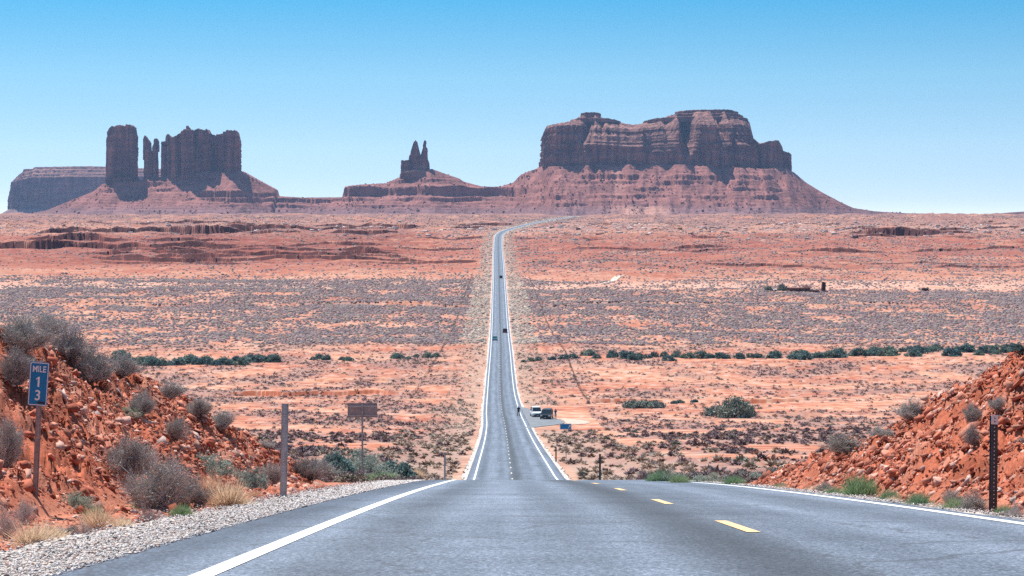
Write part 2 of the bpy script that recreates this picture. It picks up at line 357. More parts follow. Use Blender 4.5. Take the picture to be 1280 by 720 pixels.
# scrub cover: plants per square metre
_dl = lin([60, 90, 150, 250, 330, 350, 400, 450, 520, 600, 700, 780, 840, 900, 1000, 1070, 1100, 1140, 1165, 1200, 1240, 1262, 1290, 1330, 1500, 1800, 2000, 2400, 3000],
          [.10, .16, .16, .14, .14, .13, .14, .14, .14, .14, .13, .13, .13, .15, .21, .23, .17, .24, .24, .10, .26, .26, .06, .03, .02, .03, .05, .055, .06])
_dr = lin([60, 90, 150, 220, 260, 340, 380, 410, 450, 520, 600, 700, 760, 840, 900, 1000, 1070, 1120, 1155, 1175, 1240, 1300, 1500, 1560, 1700, 2000, 2400, 3000],
          [.08, .12, .18, .24, .26, .24, .13, .10, .11, .16, .15, .12, .13, .14, .16, .20, .20, .23, .20, .03, .05, .05, .06, .05, .06, .06, .06, .06])
def density(x, d):
    f = ss((x + 20) / 40); b = _dl(d) * (1 - f) + _dr(d) * f
    n = fbm(x / 22, d / 42, 90, 5, 0.65)
    b = b * np.clip(0.98 + np.where(d > 740, 1.35, 2.2) * n, np.where(d > 740, 0.22, 0.04), 3.0)
    b = b * np.clip(1.0 + 0.9 * fbm(x / 120, d / 90, 95, 3), 0.25, 2.0)
    ar = ss(1 - np.abs(d - 440) / 45) * ss((x - 0) / 30); b = b * (1 - 0.75 * ar)       # bare wash on the right
    b = np.where((d > 326) & (d < 442) & (x > 0) & (x < 15), 0.0, b)
    off = np.abs(x - XC(d)); b = np.where((off < 13) & ~((d > 326) & (d < 442) & (x > 0)), np.maximum(b, np.interp(d, [60, 330, 420], [0.24, 0.20, 0.10])), b)
    return b * ss((off - 4.75) / 0.9)

def ground_tint(x, d, z):
    sand = np.array([0.56, 0.285, 0.18]); rose = np.array([0.44, 0.15, 0.085]); red = np.array([0.235, 0.066, 0.047])
    grey = np.array([0.31, 0.195, 0.175]); pale = np.array([0.60, 0.46, 0.40])
    def mx(c, k, t): return c + (t - c) * np.clip(k, 0, 1)[..., None]
    n1, n2, n3 = fbm(x / 60, d / 38, 50, 4), fbm(x / 14, d / 10, 54, 4, 0.6), fbm(x / 260, d / 60, 58, 4)
    c = np.broadcast_to(sand, x.shape + (3,)).copy()
    c = mx(c, np.clip(0.40 + 0.8 * n1 + 0.5 * n2, 0, 0.95), rose)
    n4 = fbm(x / 3.5, d / 7.0, 59, 3, 0.6)
    c = mx(c, np.clip(n4 * 1.1 - 0.05, 0, 0.75) * np.interp(d, [60, 120, 900, 1300], [0.4, 1, 1, 0.3]), red * 1.25)
    c = mx(c, np.clip(-n4 * 0.9 - 0.15, 0, 0.5), pale)
    c = mx(c, np.interp(d, [1200, 1290, 1400, 1650, 1850, 2000, 2150], [0, 0.25, 0.7, 0.88, 0.85, 0.6, 0.35]) * np.clip(0.9 + 0.6 * n3 + 0.5 * n2, 0, 1), red * 1.25)
    hill = ss((x + 420) / 120) * ss((-60 - x) / 60) * ss((d - 1400) / 80) * ss((2250 - d) / 120)
    c = mx(c, hill * 0.8 * np.clip(0.9 + 0.6 * n2, 0, 1), red)
    c = mx(c, 0.7 * np.clip(density(x, d) * 4.2, 0, 1), grey * 0.86)
    c = mx(c, np.interp(d, [1950, 2080, 2250, 2420, 2600], [0, 0.55, 0.65, 0.45, 0.1]) * np.clip(0.5 + 1.2 * n2, 0, 1) * np.where(x < -60, 0.6, 1), pale * np.array([.62, .58, .6]))
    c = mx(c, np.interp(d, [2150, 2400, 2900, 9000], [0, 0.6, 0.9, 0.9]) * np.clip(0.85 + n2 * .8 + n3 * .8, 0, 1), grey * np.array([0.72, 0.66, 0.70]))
    c = mx(c, np.interp(d, [1160, 1175, 1230, 1260, 1310], [0, 0.75, 0.55, 0.35, 0]) * np.clip(0.7 + n2 * 1.2, 0, 1), pale * np.array([1.05, 0.88, 0.8]))
    off = np.abs(x - XC(d))
    c = mx(c, ss((d - 70) / 60) * ss(1 - (off - 6.0) / 7) * 0.4, np.array([0.42, 0.33, 0.26]))
    near = ss((78 - d) / 14)
    c = mx(c, near * 0.9, np.array([0.46, 0.17, 0.10]))
    b = bank(x, d); kb = ss(b / 0.35)
    bc = np.array([0.39, 0.115, 0.064]) * (1 + 0.35 * fbm(x * 1.1, d * 0.8, 61, 4))[..., None]
    c = c + (bc - c) * kb[..., None]
    pink_k = np.clip(fbm(x * 0.7, d * 0.5, 66, 4) * 1.3 - 0.1, 0, 0.6) * kb  # paler pink patches at random over the banks
    c = mx(c, pink_k, np.array([0.56, 0.27, 0.19]))
    return np.clip(c, 0.01, 1)

def build_terrain():
    d = np.concatenate([np.geomspace(3, 70, 470)[:-1], np.geomspace(70, 400, 230)[:-1], np.linspace(400, 570, 150)[:-1], np.linspace(570, 1260, 170)[:-1],
                        np.linspace(1260, 2450, 620)[:-1], np.linspace(2450, 3600, 120)[:-1], np.geomspace(3600, 9000, 14)])
    a = np.concatenate([-np.geomspace(3.0, 0.365, 34)[:-1], np.linspace(-0.36, 0.36, 760), np.geomspace(0.365, 3.0, 34)[1:]])
    D, A = np.meshgrid(d, a, indexing='ij'); X = A * D
    Z = terrain(X.ravel(), D.ravel())
    t = ground_tint(X.ravel(), D.ravel(), Z)
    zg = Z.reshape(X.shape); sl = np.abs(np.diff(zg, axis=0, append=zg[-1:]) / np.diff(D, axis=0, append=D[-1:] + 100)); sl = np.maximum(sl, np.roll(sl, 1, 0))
    rk = (ss((sl - 0.30) / 0.45) * ss((D - 380) / 40)).ravel()[:, None]                     # bare ledge rock on steep faces; far ones have shade painted in dark
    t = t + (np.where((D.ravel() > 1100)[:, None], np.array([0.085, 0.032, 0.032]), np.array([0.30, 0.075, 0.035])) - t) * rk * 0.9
    v = np.stack([X.ravel(), D.ravel(), Z], 1)
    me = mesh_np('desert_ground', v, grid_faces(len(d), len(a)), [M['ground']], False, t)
    link(bpy.data.objects.new('ground', me), None, kind='structure')
    # coarse sheet behind and beside the camera
    x2 = np.array([-9000, -3000, -800, -200, -60, -20, -9, 9, 20, 60, 200, 800, 3000, 9000.]); y2 = np.array([-9000, -3000, -800, -200, -60, -20, -5, 3.02])
    Y2, X2 = np.meshgrid(y2, x2, indexing='ij'); Z2 = np.interp(Y2, [-9000, -60, 3.02], [2, 2, -1.17])
    me = mesh_np('desert_ground_behind', np.stack([X2.ravel(), Y2.ravel(), Z2.ravel()], 1), grid_faces(len(y2), len(x2)), [M['ground']], True,
                 np.tile([0.55, 0.25, 0.16], (X2.size, 1)))
    link(bpy.data.objects.new('ground_behind', me), None, kind='structure')
build_terrain()

# ------------------------------------------------------------------ road, markings, verges, turnout
def strip(name, m, dd, lo, hi, lift, n=2, parent=None, wob=None, kind='structure', cols=None):
    """sheet following the road between two lateral offsets"""
    t = np.linspace(0, 1, n)[None, :]
    L = np.broadcast_to(np.asarray(lo(dd) if callable(lo) else lo, float), dd.shape)[:, None]; H = np.broadcast_to(np.asarray(hi(dd) if callable(hi) else hi, float), dd.shape)[:, None]
    off = L + (H - L) * t
    if wob: off = off + wob(dd[:, None], t)
    X = XC(dd)[:, None] + off; Y = np.broadcast_to(dd[:, None], X.shape); Z = np.broadcast_to(ZR(dd)[:, None], X.shape) + lift
    uv = np.stack([off.ravel(), Y.ravel()], 1)
    me = mesh_np(name, np.stack([X.ravel(), Y.ravel(), Z.ravel()], 1), grid_faces(len(dd), n), [m], True, cols, uv)
    return link(bpy.data.objects.new(name, me), parent, kind=kind)
rd = np.concatenate([np.linspace(-60, 3, 12)[:-1], np.geomspace(3, 90, 160)[:-1], np.linspace(90, 420, 200)[:-1], np.linspace(420, 3100, 500)])
road = strip('road', M['asphalt'], rd, lambda d: -HW(d) - np.interp(d, [0, 60, 165], [0.95, 0.95, 0.58]), lambda d: HW(d) + np.interp(d, [0, 60, 170], [0.28, 0.3, 0.70]), 0.0, 14,
             wob=lambda d, t: (0.07 * fbm(d * 0.5, d * 0 + 3, 7, 3)) * ((t < 0.01) | (t > 0.99)))
strip('edge_line', M['white_paint'], rd, lambda d: -HW(d) - 0.06, lambda d: -HW(d) + np.interp(d, [0, 200, 1200], [0.09, .08, .10]), 0.005, 2, road)
strip('edge_line', M['white_paint'], rd, lambda d: HW(d) - np.interp(d, [0, 200, 1200], [0.09, .08, .10]), lambda d: HW(d) + 0.06, 0.005, 2, road)
CO = lin([0, 60, 165, 400, 3000], [0.54, 0.54, -0.25, -0.2, 0])
dash_starts = [-9.5, 3.2, 16.9 + 2.0, 29.0, 40.8, 53.0, 65.2, 77.4] + list(np.arange(152, 900, 12.2))
for i, s in enumerate(dash_starts[:100]):
    dd = np.linspace(s, s + 3.05, 5)
    strip('centre_dash', M['yellow_paint'] if s < 100 else M['faded_paint'], dd, lambda d: CO(d) - 0.065, lambda d: CO(d) + np.interp(d, [0, 100, 400], [0.065, 0.05, 0.07]), 0.006, 2, road)

def gravel_cols(x, d): return None
def verge(name, side):
    dd = rd[rd > -5]
    n = 7
    if side < 0: lo, hi = (lambda d: -HW(d) - np.interp(d, [0, 60, 165, 700, 1500], [2.05, 1.9, 1.05, 1.15, 1.05])), (lambda d: -HW(d) - np.interp(d, [0, 60, 165], [0.93, 0.93, 0.56]))
    else: lo, hi = (lambda d: HW(d) + np.interp(d, [0, 60, 170], [0.28, 0.3, 0.68])), (lambda d: HW(d) + np.interp(d, [0, 60, 165, 700, 1500], [0.62, 0.7, 1.1, 1.25, 1.1]))
    cols = np.tile([0.50, 0.435, 0.39], (len(dd) * n, 1)) * (1 + 0.25 * RNG.standard_normal((len(dd) * n, 1)) * 0.5)
    out = 0 if side < 0 else 1
    return strip(name, M['pebble'], dd, lo, hi, -0.012, n, None, wob=lambda d, t: 0.28 * fbm(d * 0.35, t * 3, 12, 4, 0.7) * (np.abs(t - out) < 0.2), cols=cols)
verge('gravel_verge', -1); verge('gravel_verge', 1)
# turnout pad
padp = [(1.6, 436), (3.2, 428), (5.4, 410), (8.3, 380), (9.3, 368), (9.0, 360), (7.0, 352), (4.2, 344), (1.9, 338)]
c0 = (3.0, 385)
mb = MB()
pts = [(x, y) for x, y in padp]
mb.add([(x, y, float(ZR(y)) + 0.012) for x, y in pts] + [(XC(y) + HW(y) + 0.7, y, float(ZR(y)) + 0.012) for y in (350, 372, 395, 415)][::1], [])
n = len(pts); mb.f += [(8, 7, 9), (9, 7, 6, 10), (10, 6, 5, 4), (10, 4, 3, 11), (11, 3, 2, 12), (12, 2, 1, 0)]
mb.obj('turnout_pad', M['pad'], None, kind='structure')
mb = MB()
ap = [(9.3, 373), (8.6, 381), (9.5, 384), (12.5, 376), (14.0, 366), (12.6, 358), (9.6, 355), (9.4, 364)]
mb.add([(x, y, T1(x, y) + 0.05) for x, y in ap], [tuple(range(8))]); mb.obj('gravel_apron', mat('apron_gravel', (0.50, 0.385, 0.305), rough=0.95, vary=0.25, scale=1.5), None, kind='structure')
# short pale dirt track climbing the far slope
tp = np.array([hit(u, y)[:2] for u, y in ((752, 355.5), (758, 353.5), (764, 351.5), (769, 348.5), (773, 346), (777, 345))])
tt = np.linspace(0, 5, 26); tx, ty = np.interp(tt, range(6), tp[:, 0]), np.interp(tt, range(6), tp[:, 1])
hw = np.interp(tt, [0, 2, 4, 5], [0.8, 1.8, 2.2, 1.2])
v = np.concatenate([np.stack([tx - hw, ty, terrain(tx - hw, ty) + 0.25], 1), np.stack([tx + hw, ty, terrain(tx + hw, ty) + 0.25], 1)])
link(bpy.data.objects.new('dirt_track', mesh_np('dirt_track', v, [(i, i + 26, i + 27, i + 1) for i in range(25)], [M['track']])), None, kind='structure')

# pebbles on the near verge
def pebbles():
    n = 60000
    d = 8 + 62 * RNG.random(n) ** 1.7; left = RNG.random(n) < 0.86
    o = np.where(left, -HW(d) - 0.86 - np.abs(RNG.normal(0.45, 0.42, n)), HW(d) + 0.3 + np.abs(RNG.normal(0, 0.28, n)))
    x = XC(d) + o; z = np.maximum(ZR(d), terrain(x, d) + 0.05)
    base = np.array([(0, 0, 1), (1, 0, 0), (.3, .95, 0), (-.8, .6, 0), (-.8, -.6, 0), (.3, -.95, 0), (0, 0, -.6)])
    fc = [(0, i, i % 5 + 1) for i in range(1, 6)] + [(6, i % 5 + 1, i) for i in range(1, 6)]
    fc = np.array([(0, 1, 2), (0, 2, 3), (0, 3, 4), (0, 4, 5), (0, 5, 1), (6, 2, 1), (6, 3, 2), (6, 4, 3), (6, 5, 4), (6, 1, 5)])
    s = (0.004 + 0.013 * RNG.random(n) ** 2.5) * (0.7 + d / 50)
    V = base[None] * (1 + 0.35 * RNG.standard_normal((n, 7, 3)))
    V = V * s[:, None, None] * np.array([1, 1, 0.7]); V[..., 0] += x[:, None]; V[..., 1] += d[:, None]; V[..., 2] += (z + s * 0.25)[:, None]
    g = RNG.random(n); c = np.where(g[:, None] < 0.17, [0.13, 0.125, 0.135], np.where(g[:, None] < 0.30, [0.40, 0.27, 0.22], [0.60, 0.555, 0.53])) * (0.8 + 0.4 * RNG.random((n, 1)))
    me = mesh_np('loose_gravel', V.reshape(-1, 3), (fc[None] + 7 * np.arange(n)[:, None, None]).reshape(-1, 3), [M['pebble']], False, np.repeat(c, 7, 0))
    link(bpy.data.objects.new('loose_gravel', me), None, kind='stuff', label='white and grey gravel along the road edge')
pebbles()

# ------------------------------------------------------------------ hills: the shared talus apron under the buttes
DH = 6000.0
SKY = [(-400, 268), (-60, 277), (0, 275), (20, 270), (60, 263), (90, 251), (118, 240), (132, 230), (170, 227), (200, 222), (240, 215), (302, 213), (318, 222), (346, 237), (348, 245), (380, 247),
       (429, 246.5), (431, 236.5), (447, 231), (484, 229), (492, 225), (500, 222), (522, 221), (535, 213), (540, 211), (556, 217), (574, 223), (580, 227), (602, 233), (622, 234.5), (642, 228), (650, 219), (662, 214),
       (676, 209), (720, 208), (800, 206), (850, 207), (900, 210), (945, 212), (975, 210), (988, 216), (1003, 228), (1025, 241), (1046, 252), (1064, 260), (1090, 264), (1130, 266.5),
       (1180, 267.5), (1240, 268), (1262, 265.5), (1285, 264), (1400, 262), (1900, 262)]
_su, _sy = np.array([p[0] for p in SKY], float), np.array([p[1] for p in SKY], float)
_rt = lin([60, 120, 135, 170, 200, 302, 340, 420, 500, 520, 540, 600, 650, 676, 690, 940, 960, 985, 1010, 1100],
          [20, 30, 45, 45, 40, 60, 30, 30, 30, 38, 30, 30, 40, 120, 235, 235, 150, 90, 60, 30])
HLEDGE = [(239, 6.5, 415, 665, 1.0), (249.5, 3, 375, 720, .75), (226, 2.6, 480, 600, .75), (243.5, 4.5, 250, 352, .95), (250, 3, 235, 430, .8), (230.5, 4, 112, 216, .85), (238, 2.6, 100, 262, .55),
          (222.5, 3.2, 690, 965, .62), (229.5, 3, 640, 935, .6), (238, 2.6, 640, 1000, .45), (248, 3.4, 690, 1000, .5), (257, 2.2, 600, 960, .4), (258, 2.4, 280, 640, .5), (228, 3.5, 990, 1050, .5), (265, 2.5, 1080, 1300, .8)]
HG = []
def hills():
    x = np.linspace(-1850, 1850, 1150); y = np.concatenate([np.linspace(5080, 5420, 60)[:-1], np.linspace(5420, 6060, 300)[:-1], np.linspace(6060, 7200, 90)])
    Y, X = np.meshgrid(y, x, indexing='ij')
    u = 640 + X * F / DH
    r = _rt(u)
    Zs = (YH - np.interp(u, _su, _sy)) * (DH - 0.75 * r) / F
    G = 20.0
    h = np.maximum(Zs - G, 4)
    gul = fbm(X / 55, Y / 260, 101, 4, 0.55); gul2 = fbm(X / 16, Y / 60, 105, 4, 0.6)
    t = np.maximum(np.abs(Y - DH) - r * (1 + 0.10 * gul), 0)
    front = Y < DH
    Ls = h / np.where(front, 0.46, 0.6)
    s = np.clip(t / Ls, 0, 1)
    z = G + h * (1 - s) ** 1.38
    am = ss(t / 70) * ss((z - G) / 40)
    z = z + am * (4.5 * gul + 1.6 * gul2)
    sq = (z + 3 * fbm(X / 90, Y / 90, 160, 3)) / 8.5; z = z + ss(t / 20) * 2.6 * (ss((sq - np.floor(sq) - 0.3) * 2.5) - (sq - np.floor(sq))) * np.clip(0.6 + fbm(X / 70, Y / 70, 163, 3), 0, 1.2) + 1.2 * ss(t / 15) * fbm(X / 6, Y / 8, 111, 3)
    # spread-out benches: horizontal ledges with steep faces
    zi = z.copy()
    for i, (yl, th, ua, ub, k) in enumerate(HLEDGE):
        lv = (YH - yl) * (DH - 0.5 * float(_rt((ua + ub) / 2)) - 60) / F; w = th * 2.3 * 1.25
        brk = fbm(X / 130, Y / 500 + i * 5.7, 120 + i, 4, 0.6)
        st = np.clip(k * 1.25 - 0.35 + 1.5 * (1.15 - k) * brk + 0.35 * brk, 0, 1.0) * ss((t - 2) / 10) * ss((u - ua) / 18) * ss((ub - u) / 18)
        q = (zi + 3.5 * fbm(X / 60, Y / 60, 130 + i, 4) - lv) / w
        z = z + st * np.where(np.abs(q) < 1, w * 0.8 * (np.clip(q * 10, -1, 1) - q), 0)
    n1, n2 = fbm(X / 70, Y / 50, 140, 4), fbm(X / 9, Y / 12, 145, 4)
    c = np.array([0.285, 0.12, 0.098]) * (1 + 0.28 * n1 + 0.25 * n2)[..., None]
    c = c * (1 + 0.20 * noise(z / 7.0, X / 400, 150) + 0.12 * noise(z / 2.6, X / 300, 152))[..., None]
    pur = ss((84 - z) / 34)
    c = c + (np.array([0.215, 0.125, 0.13]) - c) * (0.85 * pur)[..., None]
    dune = ss(1 - np.abs(X - 345) / 110) * ss((t - 150) / 50) * ss((75 - z) / 14)
    c = c + (np.array([0.52, 0.27, 0.20]) - c) * np.clip(dune * 1.3, 0, .85)[..., None]
    ch = ss(1 - np.abs(X - 290 + 8 * n1) / 26) * ss((t) / 20) * ss((z - 75) / 30) * 0.6
    c = c + (np.array([0.43, 0.21, 0.16]) - c) * ch[..., None]
    HG.extend([x, y, z]); v = np.stack([X.ravel(), Y.ravel(), z.ravel()], 1)
    me = mesh_np('hills', v, grid_faces(len(y), len(x)), [M['talus']], False, np.clip(c.reshape(-1, 3), .01, 1))
    link(bpy.data.objects.new('hills', me), None, kind='structure')
def talus_blocks():
    n = 16000
    x = RNG.uniform(-1500, 1250, n); y = RNG.uniform(5250, 5990, n)
    ix = np.clip(np.searchsorted(HG[0], x), 1, len(HG[0]) - 1); iy = np.clip(np.searchsorted(HG[1], y), 1, len(HG[1]) - 1); z = HG[2][iy, ix]
    k = (z > 44) & (RNG.random(n) < np.clip(0.5 + 1.4 * fbm(x / 60, y / 60, 171, 3), 0.04, 1)); x, y, z = x[k], y[k], z[k]; n = len(x)
    s = 0.6 + 2.0 * RNG.random(n) ** 3
    c8 = np.array([(a, b, c) for c in (-.5, .9) for b in (-1, 1) for a in (-1, 1)], float)
    V = c8[None] * (1 + 0.35 * RNG.standard_normal((n, 8, 3))) * s[:, None, None] + np.stack([x, y, z], 1)[:, None]
    q = np.array([(0, 2, 3, 1), (4, 5, 7, 6), (0, 1, 5, 4), (2, 6, 7, 3), (0, 4, 6, 2), (1, 3, 7, 5)])
    c = np.where(RNG.random((n, 1)) < 0.45, [0.40, 0.22, 0.18], [0.22, 0.10, 0.085]) * (0.8 + 0.4 * RNG.random((n, 1)))
    me = mesh_np('talus_blocks', V.reshape(-1, 3), (q[None] + 8 * np.arange(n)[:, None, None]).reshape(-1, 4), [M['talus']], False, np.repeat(c, 8, 0))
    link(bpy.data.objects.new('rock_rubble', me), None, kind='stuff', label='fallen blocks scattered on the slopes under the buttes')
hills(); talus_blocks()

# ------------------------------------------------------------------ buttes
def PX(u, D=DH): return (u - 640) * D / F
def PZ(y, D=DH): return (YH - y) * D / F
def ring_mesh(cx, cy, rx, ry, zb, rim, top, ex=2.6, N_=220, ML=34, A=3.0, seed=0, batter=0.04, upper=0.0, steps=(), fl=28.0, cap=8, inw=0.0, slope=None):
    """a cliff: a closed ring of fluted wall lifted level by level, then a stepped cap. rim/top: functions of x"""
    th = np.linspace(0, 2 * np.pi, N_, endpoint=False)
    ct, st = np.cos(th), np.sin(th)
    bx, by = rx * np.sign(ct) * np.abs(ct) ** (2 / ex), ry * np.sign(st) * np.abs(st) ** (2 / ex)
    nx, ny = np.sign(ct) * np.abs(ct) ** (2 - 2 / ex) / rx, np.sign(st) * np.abs(st) ** (2 - 2 / ex) / ry
    l = np.hypot(nx, ny) + 1e-9; nx, ny = nx / l, ny / l
    per = np.cumsum(np.hypot(np.diff(bx, append=bx[0]), np.diff(by, append=by[0]))); P = per[-1]
    def pn(f, sd, z, oc=4, g=0.55):                                        # periodic noise round the ring
        return fbm(np.cos(th) * P / (2 * np.pi * f) + z * 0.13, np.sin(th) * P / (2 * np.pi * f) + 11.3 * sd + z * 0.09, seed * 7 + sd, oc, g)
    big, up = pn(fl * 3.2, 1, 0), np.clip(0.30 + 1.9 * pn(fl * 1.3, 2, 0, 4, 0.6), 0, 1.5)
    rows = []
    m = min(rx, ry)
    for k in range(ML + 1):
        f = k / ML
        flute = pn(fl, 3, f * 1.4) + 0.6 * np.abs(pn(fl * 0.33, 4, f * 3.0)) + 0.25 * pn(fl * 0.12, 5, f * 14.0, 2)
        strat = 0.34 * A * float(noise(f * 17.0 + seed, 0.5, 9)) + 0.2 * A * float(noise(f * 45.0 + seed, 0.5, 19))
        o = A * (1.5 * big + flute) + strat - batter * m * f - upper * np.clip(up + 0.9 * pn(fl * 0.7, 6, f * 6.0, 3), 0, 1.6) * max(0, f - 0.50 ) ** 1.1
        if slope is not None: o = o - slope(bx + cx, f) * (0.85 + 0.5 * pn(fl * 0.5, 8, f * 2.0, 3))
        if f > 0.97: o = o - 0.05 * m * (f - 0.97) / 0.03 * 0.5
        rows.append((np.clip(bx + nx * o, -rx * 1.3, rx * 1.3), by + ny * o, f))
    V = []
    xa, ya = rows[-1][0], rows[-1][1]
    for (x, y, f) in rows:
        xx = x + cx
        hh = rim(xx) - zb
        V.append(np.stack([xx, y + cy, zb + f * hh], 1))
    svals = sorted({round(k / cap, 4) for k in range(1, cap + 1)} | {round(q, 4) for st in steps for q in st[:2] if 0 < q < 1})
    for k, q0 in enumerate(svals):
        s = 1 - q0
        xx, yy = xa * (1 - inw * (1 - s)) + cx, ya * s + cy
        q = (1 - s)
        if steps:                                                          # sloping benches broken by vertical steps
            qq = 0.0
            for (a, b2, v0, v1) in steps:
                if a <= q <= b2: qq = v0 + (v1 - v0) * (q - a) / max(1e-6, b2 - a)
            q = qq
        else: q = min(1, q * 2.2)
        tz, rz_ = top(xx), rim(xx)
        zz = rz_ + np.maximum(tz - rz_, 0) * q + np.minimum(tz - rz_, 0) * q + 0.25 * A * fbm(xx / 9, yy / 9, seed + 3, 3) * (1 if q0 < 1 else 0.4)
        V.append(np.stack([xx, yy, zz], 1))
    return np.concatenate(V), grid_faces(len(V), N_, True)
def ring(name, parent, *a, **k):
    v, f = ring_mesh(*a, **k)
    return link(bpy.data.objects.new(name, mesh_np(name, v, f, [M['cliff']], False)), parent)
def jag(f, seed, A, sc=8.0):
    return lambda x: f(x) + A * fbm(np.asarray(x) / sc, np.asarray(x) * 0 + seed * 2.7, seed + 200, 4, 0.6)
def prof(pts, D): 
    xs = [PX(p[0], D) for p in pts]; zs = [PZ(p[1], D) for p in pts]
    return lambda x: np.interp(x, xs, zs)

# the great mesa
DM = 6000.0
_uu = [690, 714, 719, 792, 797, 802, 815, 820, 826, 836, 842, 849, 860, 868, 886, 892, 903, 910, 917, 926, 932, 945]
_uk = [0, 0, 1, 1, .15, .9, .8, .1, .8, .5, .05, 1, .8, .1, .1, 1, .9, .15, 1, .9, .1, 0]
_uf = [.6, .6, .66, .62, .6, .45, .5, .5, .5, .55, .5, .30, .5, .6, .6, .55, .6, .6, .62, .62, .6, .6]
def mesa_slope(x, f):
    u = 640 + x * F / DM
    return 95 * np.interp(u, _uu, _uk) * np.maximum(0, f - np.interp(u, _uu, _uf)) / 0.38
mesa = empty('mesa', (PX(810, DM), DM, PZ(214, DM)), label='huge flat-topped red mesa right of the road with two stepped caps', category='mesa')
def local(ob, par):                                                        # world coordinates to the parent's frame
    ob.matrix_parent_inverse = Matrix.Translation(par.location).inverted()
    return ob
rimM = prof([(670, 166), (677, 166), (683, 158), (700, 157), (715, 156), (770, 158), (795, 160), (815, 156), (850, 154), (930, 155), (938, 158), (945, 172), (950, 176)], DM - 190)
topM = prof([(670, 166), (683, 157), (690, 155), (711, 151), (716, 150), (727, 145), (728, 142.5), (747, 142), (748, 145), (757, 149), (773, 153), (776, 156), (790, 157.5), (802, 154.5), (806, 152.5), (818, 149), (836, 144), (841, 142), (846, 141),
             (848, 139.5), (907, 138.5), (920, 141), (921, 145), (934, 151), (937, 156), (944, 163), (950, 176)], DM)
topM2 = prof([(670, 168), (677, 167), (683, 159), (690, 157.5), (711, 154), (727, 146), (737, 144), (748, 147), (757, 150.5), (773, 154.5), (790, 158), (802, 156.5), (818, 151.5), (836, 146), (848, 142.5), (907, 141), (921, 146), (934, 153), (944, 163), (950, 176)], DM)
def caps():
    for (ua, ub, pts, yb, ry, sd) in ((726.5, 748.5, [(720, 142.3), (738, 141.6), (750, 142.3)], 147.5, 60, 81), (713.5, 774, [(708, 150.8), (730, 149.6), (757, 150.3), (776, 153)], 155, 112, 82),
                                      (846.5, 921.5, [(840, 140), (870, 138.8), (908, 138.5), (923, 141.2)], 146.5, 72, 83), (836, 928, [(830, 145.5), (850, 143.5), (915, 143.5), (935, 147)], 150, 95, 87), (805, 932, [(800, 152.5), (818, 149.8), (850, 148), (930, 148.5), (940, 153)], 155, 118, 84)):
        cx, rx = PX((ua + ub) / 2, DM), (ub - ua) / 2 * DM / F
        t_ = jag(prof(pts, DM), sd, 1.0)
        local(ring('cap_ledge', mesa, cx, DM, rx, ry, PZ(yb, DM), t_, t_, ex=3.2, N_=300, ML=10, A=4.0, seed=sd, batter=0.0, fl=22, cap=4), mesa)
STEP = [(0, .12, 0, .06), (.12, .128, .06, .26), (.128, .30, .26, .40), (.30, .308, .40, .62), (.308, .50, .62, .78), (.50, .508, .78, .985), (.508, 1.01, .985, 1.0)]
local(ring('cliff', mesa, PX(810, DM), DM, PX(810 + 131.5, DM) - PX(810, DM), 232, PZ(226, DM), rimM, topM2, ex=4.2, N_=900, ML=80, A=12.0, seed=3, batter=0.02, upper=50, steps=[(0, .6, 0, 1), (.6, 1.01, 1, 1)], fl=55, cap=40, inw=0.03, slope=mesa_slope), mesa)
caps()
for (u, wpx, tp, yb, sd, dy) in ((953, 16, [(936, 170), (941, 177), (945, 181), (950, 180), (956, 178), (962, 178), (970, 182)], 218, 31, -30), (968, 8, [(958, 180), (965, 176.5), (969, 177), (976, 188)], 219, 32, -40),
                                 (977, 6, [(970, 186), (976, 190), (984, 193)], 219, 33, -35), (983, 3.2, [(979, 192), (982, 191), (986, 194)], 219, 34, -40)):
    rr = wpx * DM / F
    t_ = prof(tp, DM)
    local(ring('buttress', mesa, PX(u, DM), DM + dy, rr, rr * 1.8 + 8, PZ(yb, DM), t_, t_, ex=2.8, N_=140, ML=30, A=2.6, seed=sd, batter=0.10, fl=16, cap=5), mesa)

# castle group on the left
def column(parent, name, u0, u1, pts, yb, seed, D=DH, dy=0.0, deep=1.0, A=None, batter=0.10, ex=2.6, N_=120, fl=None, ML=34, inw=0.0):
    cx, rx = PX((u0 + u1) / 2, D), (u1 - u0) / 2 * D / F
    t_ = jag(prof(pts, D), seed, min(5.5, rx * 0.12))
    return local(ring(name, parent, cx, D + dy, rx, rx * deep, PZ(yb, D), t_, t_, ex=ex, N_=N_, ML=ML, A=A or max(0.8, rx * 0.11), seed=seed, batter=batter, fl=fl or max(5, rx * 0.55), cap=5, inw=inw), parent)
pil = empty('rock_pillar', (PX(152), DH, PZ(228)), label='thick square-shouldered rock pillar at the left of the castle butte', category='rock pillar')
column(pil, 'shaft', 135, 170, [(130, 170), (137, 164), (140, 159), (146, 157.5), (165, 157.5), (168.5, 160), (170, 170)], 234, 41, deep=1.0, batter=0.06, ex=3.4, N_=260, A=6.5, fl=18, ML=70)
column(pil, 'shoulder', 134.5, 150, [(132, 182), (136, 172), (150, 164)], 234, 42, deep=1.2, dy=-16, batter=0.05, ex=3)
column(pil, 'plinth', 132, 173, [(130, 223), (150, 222), (175, 221)], 236, 43, deep=1.1, batter=0.12, ex=3, N_=160)
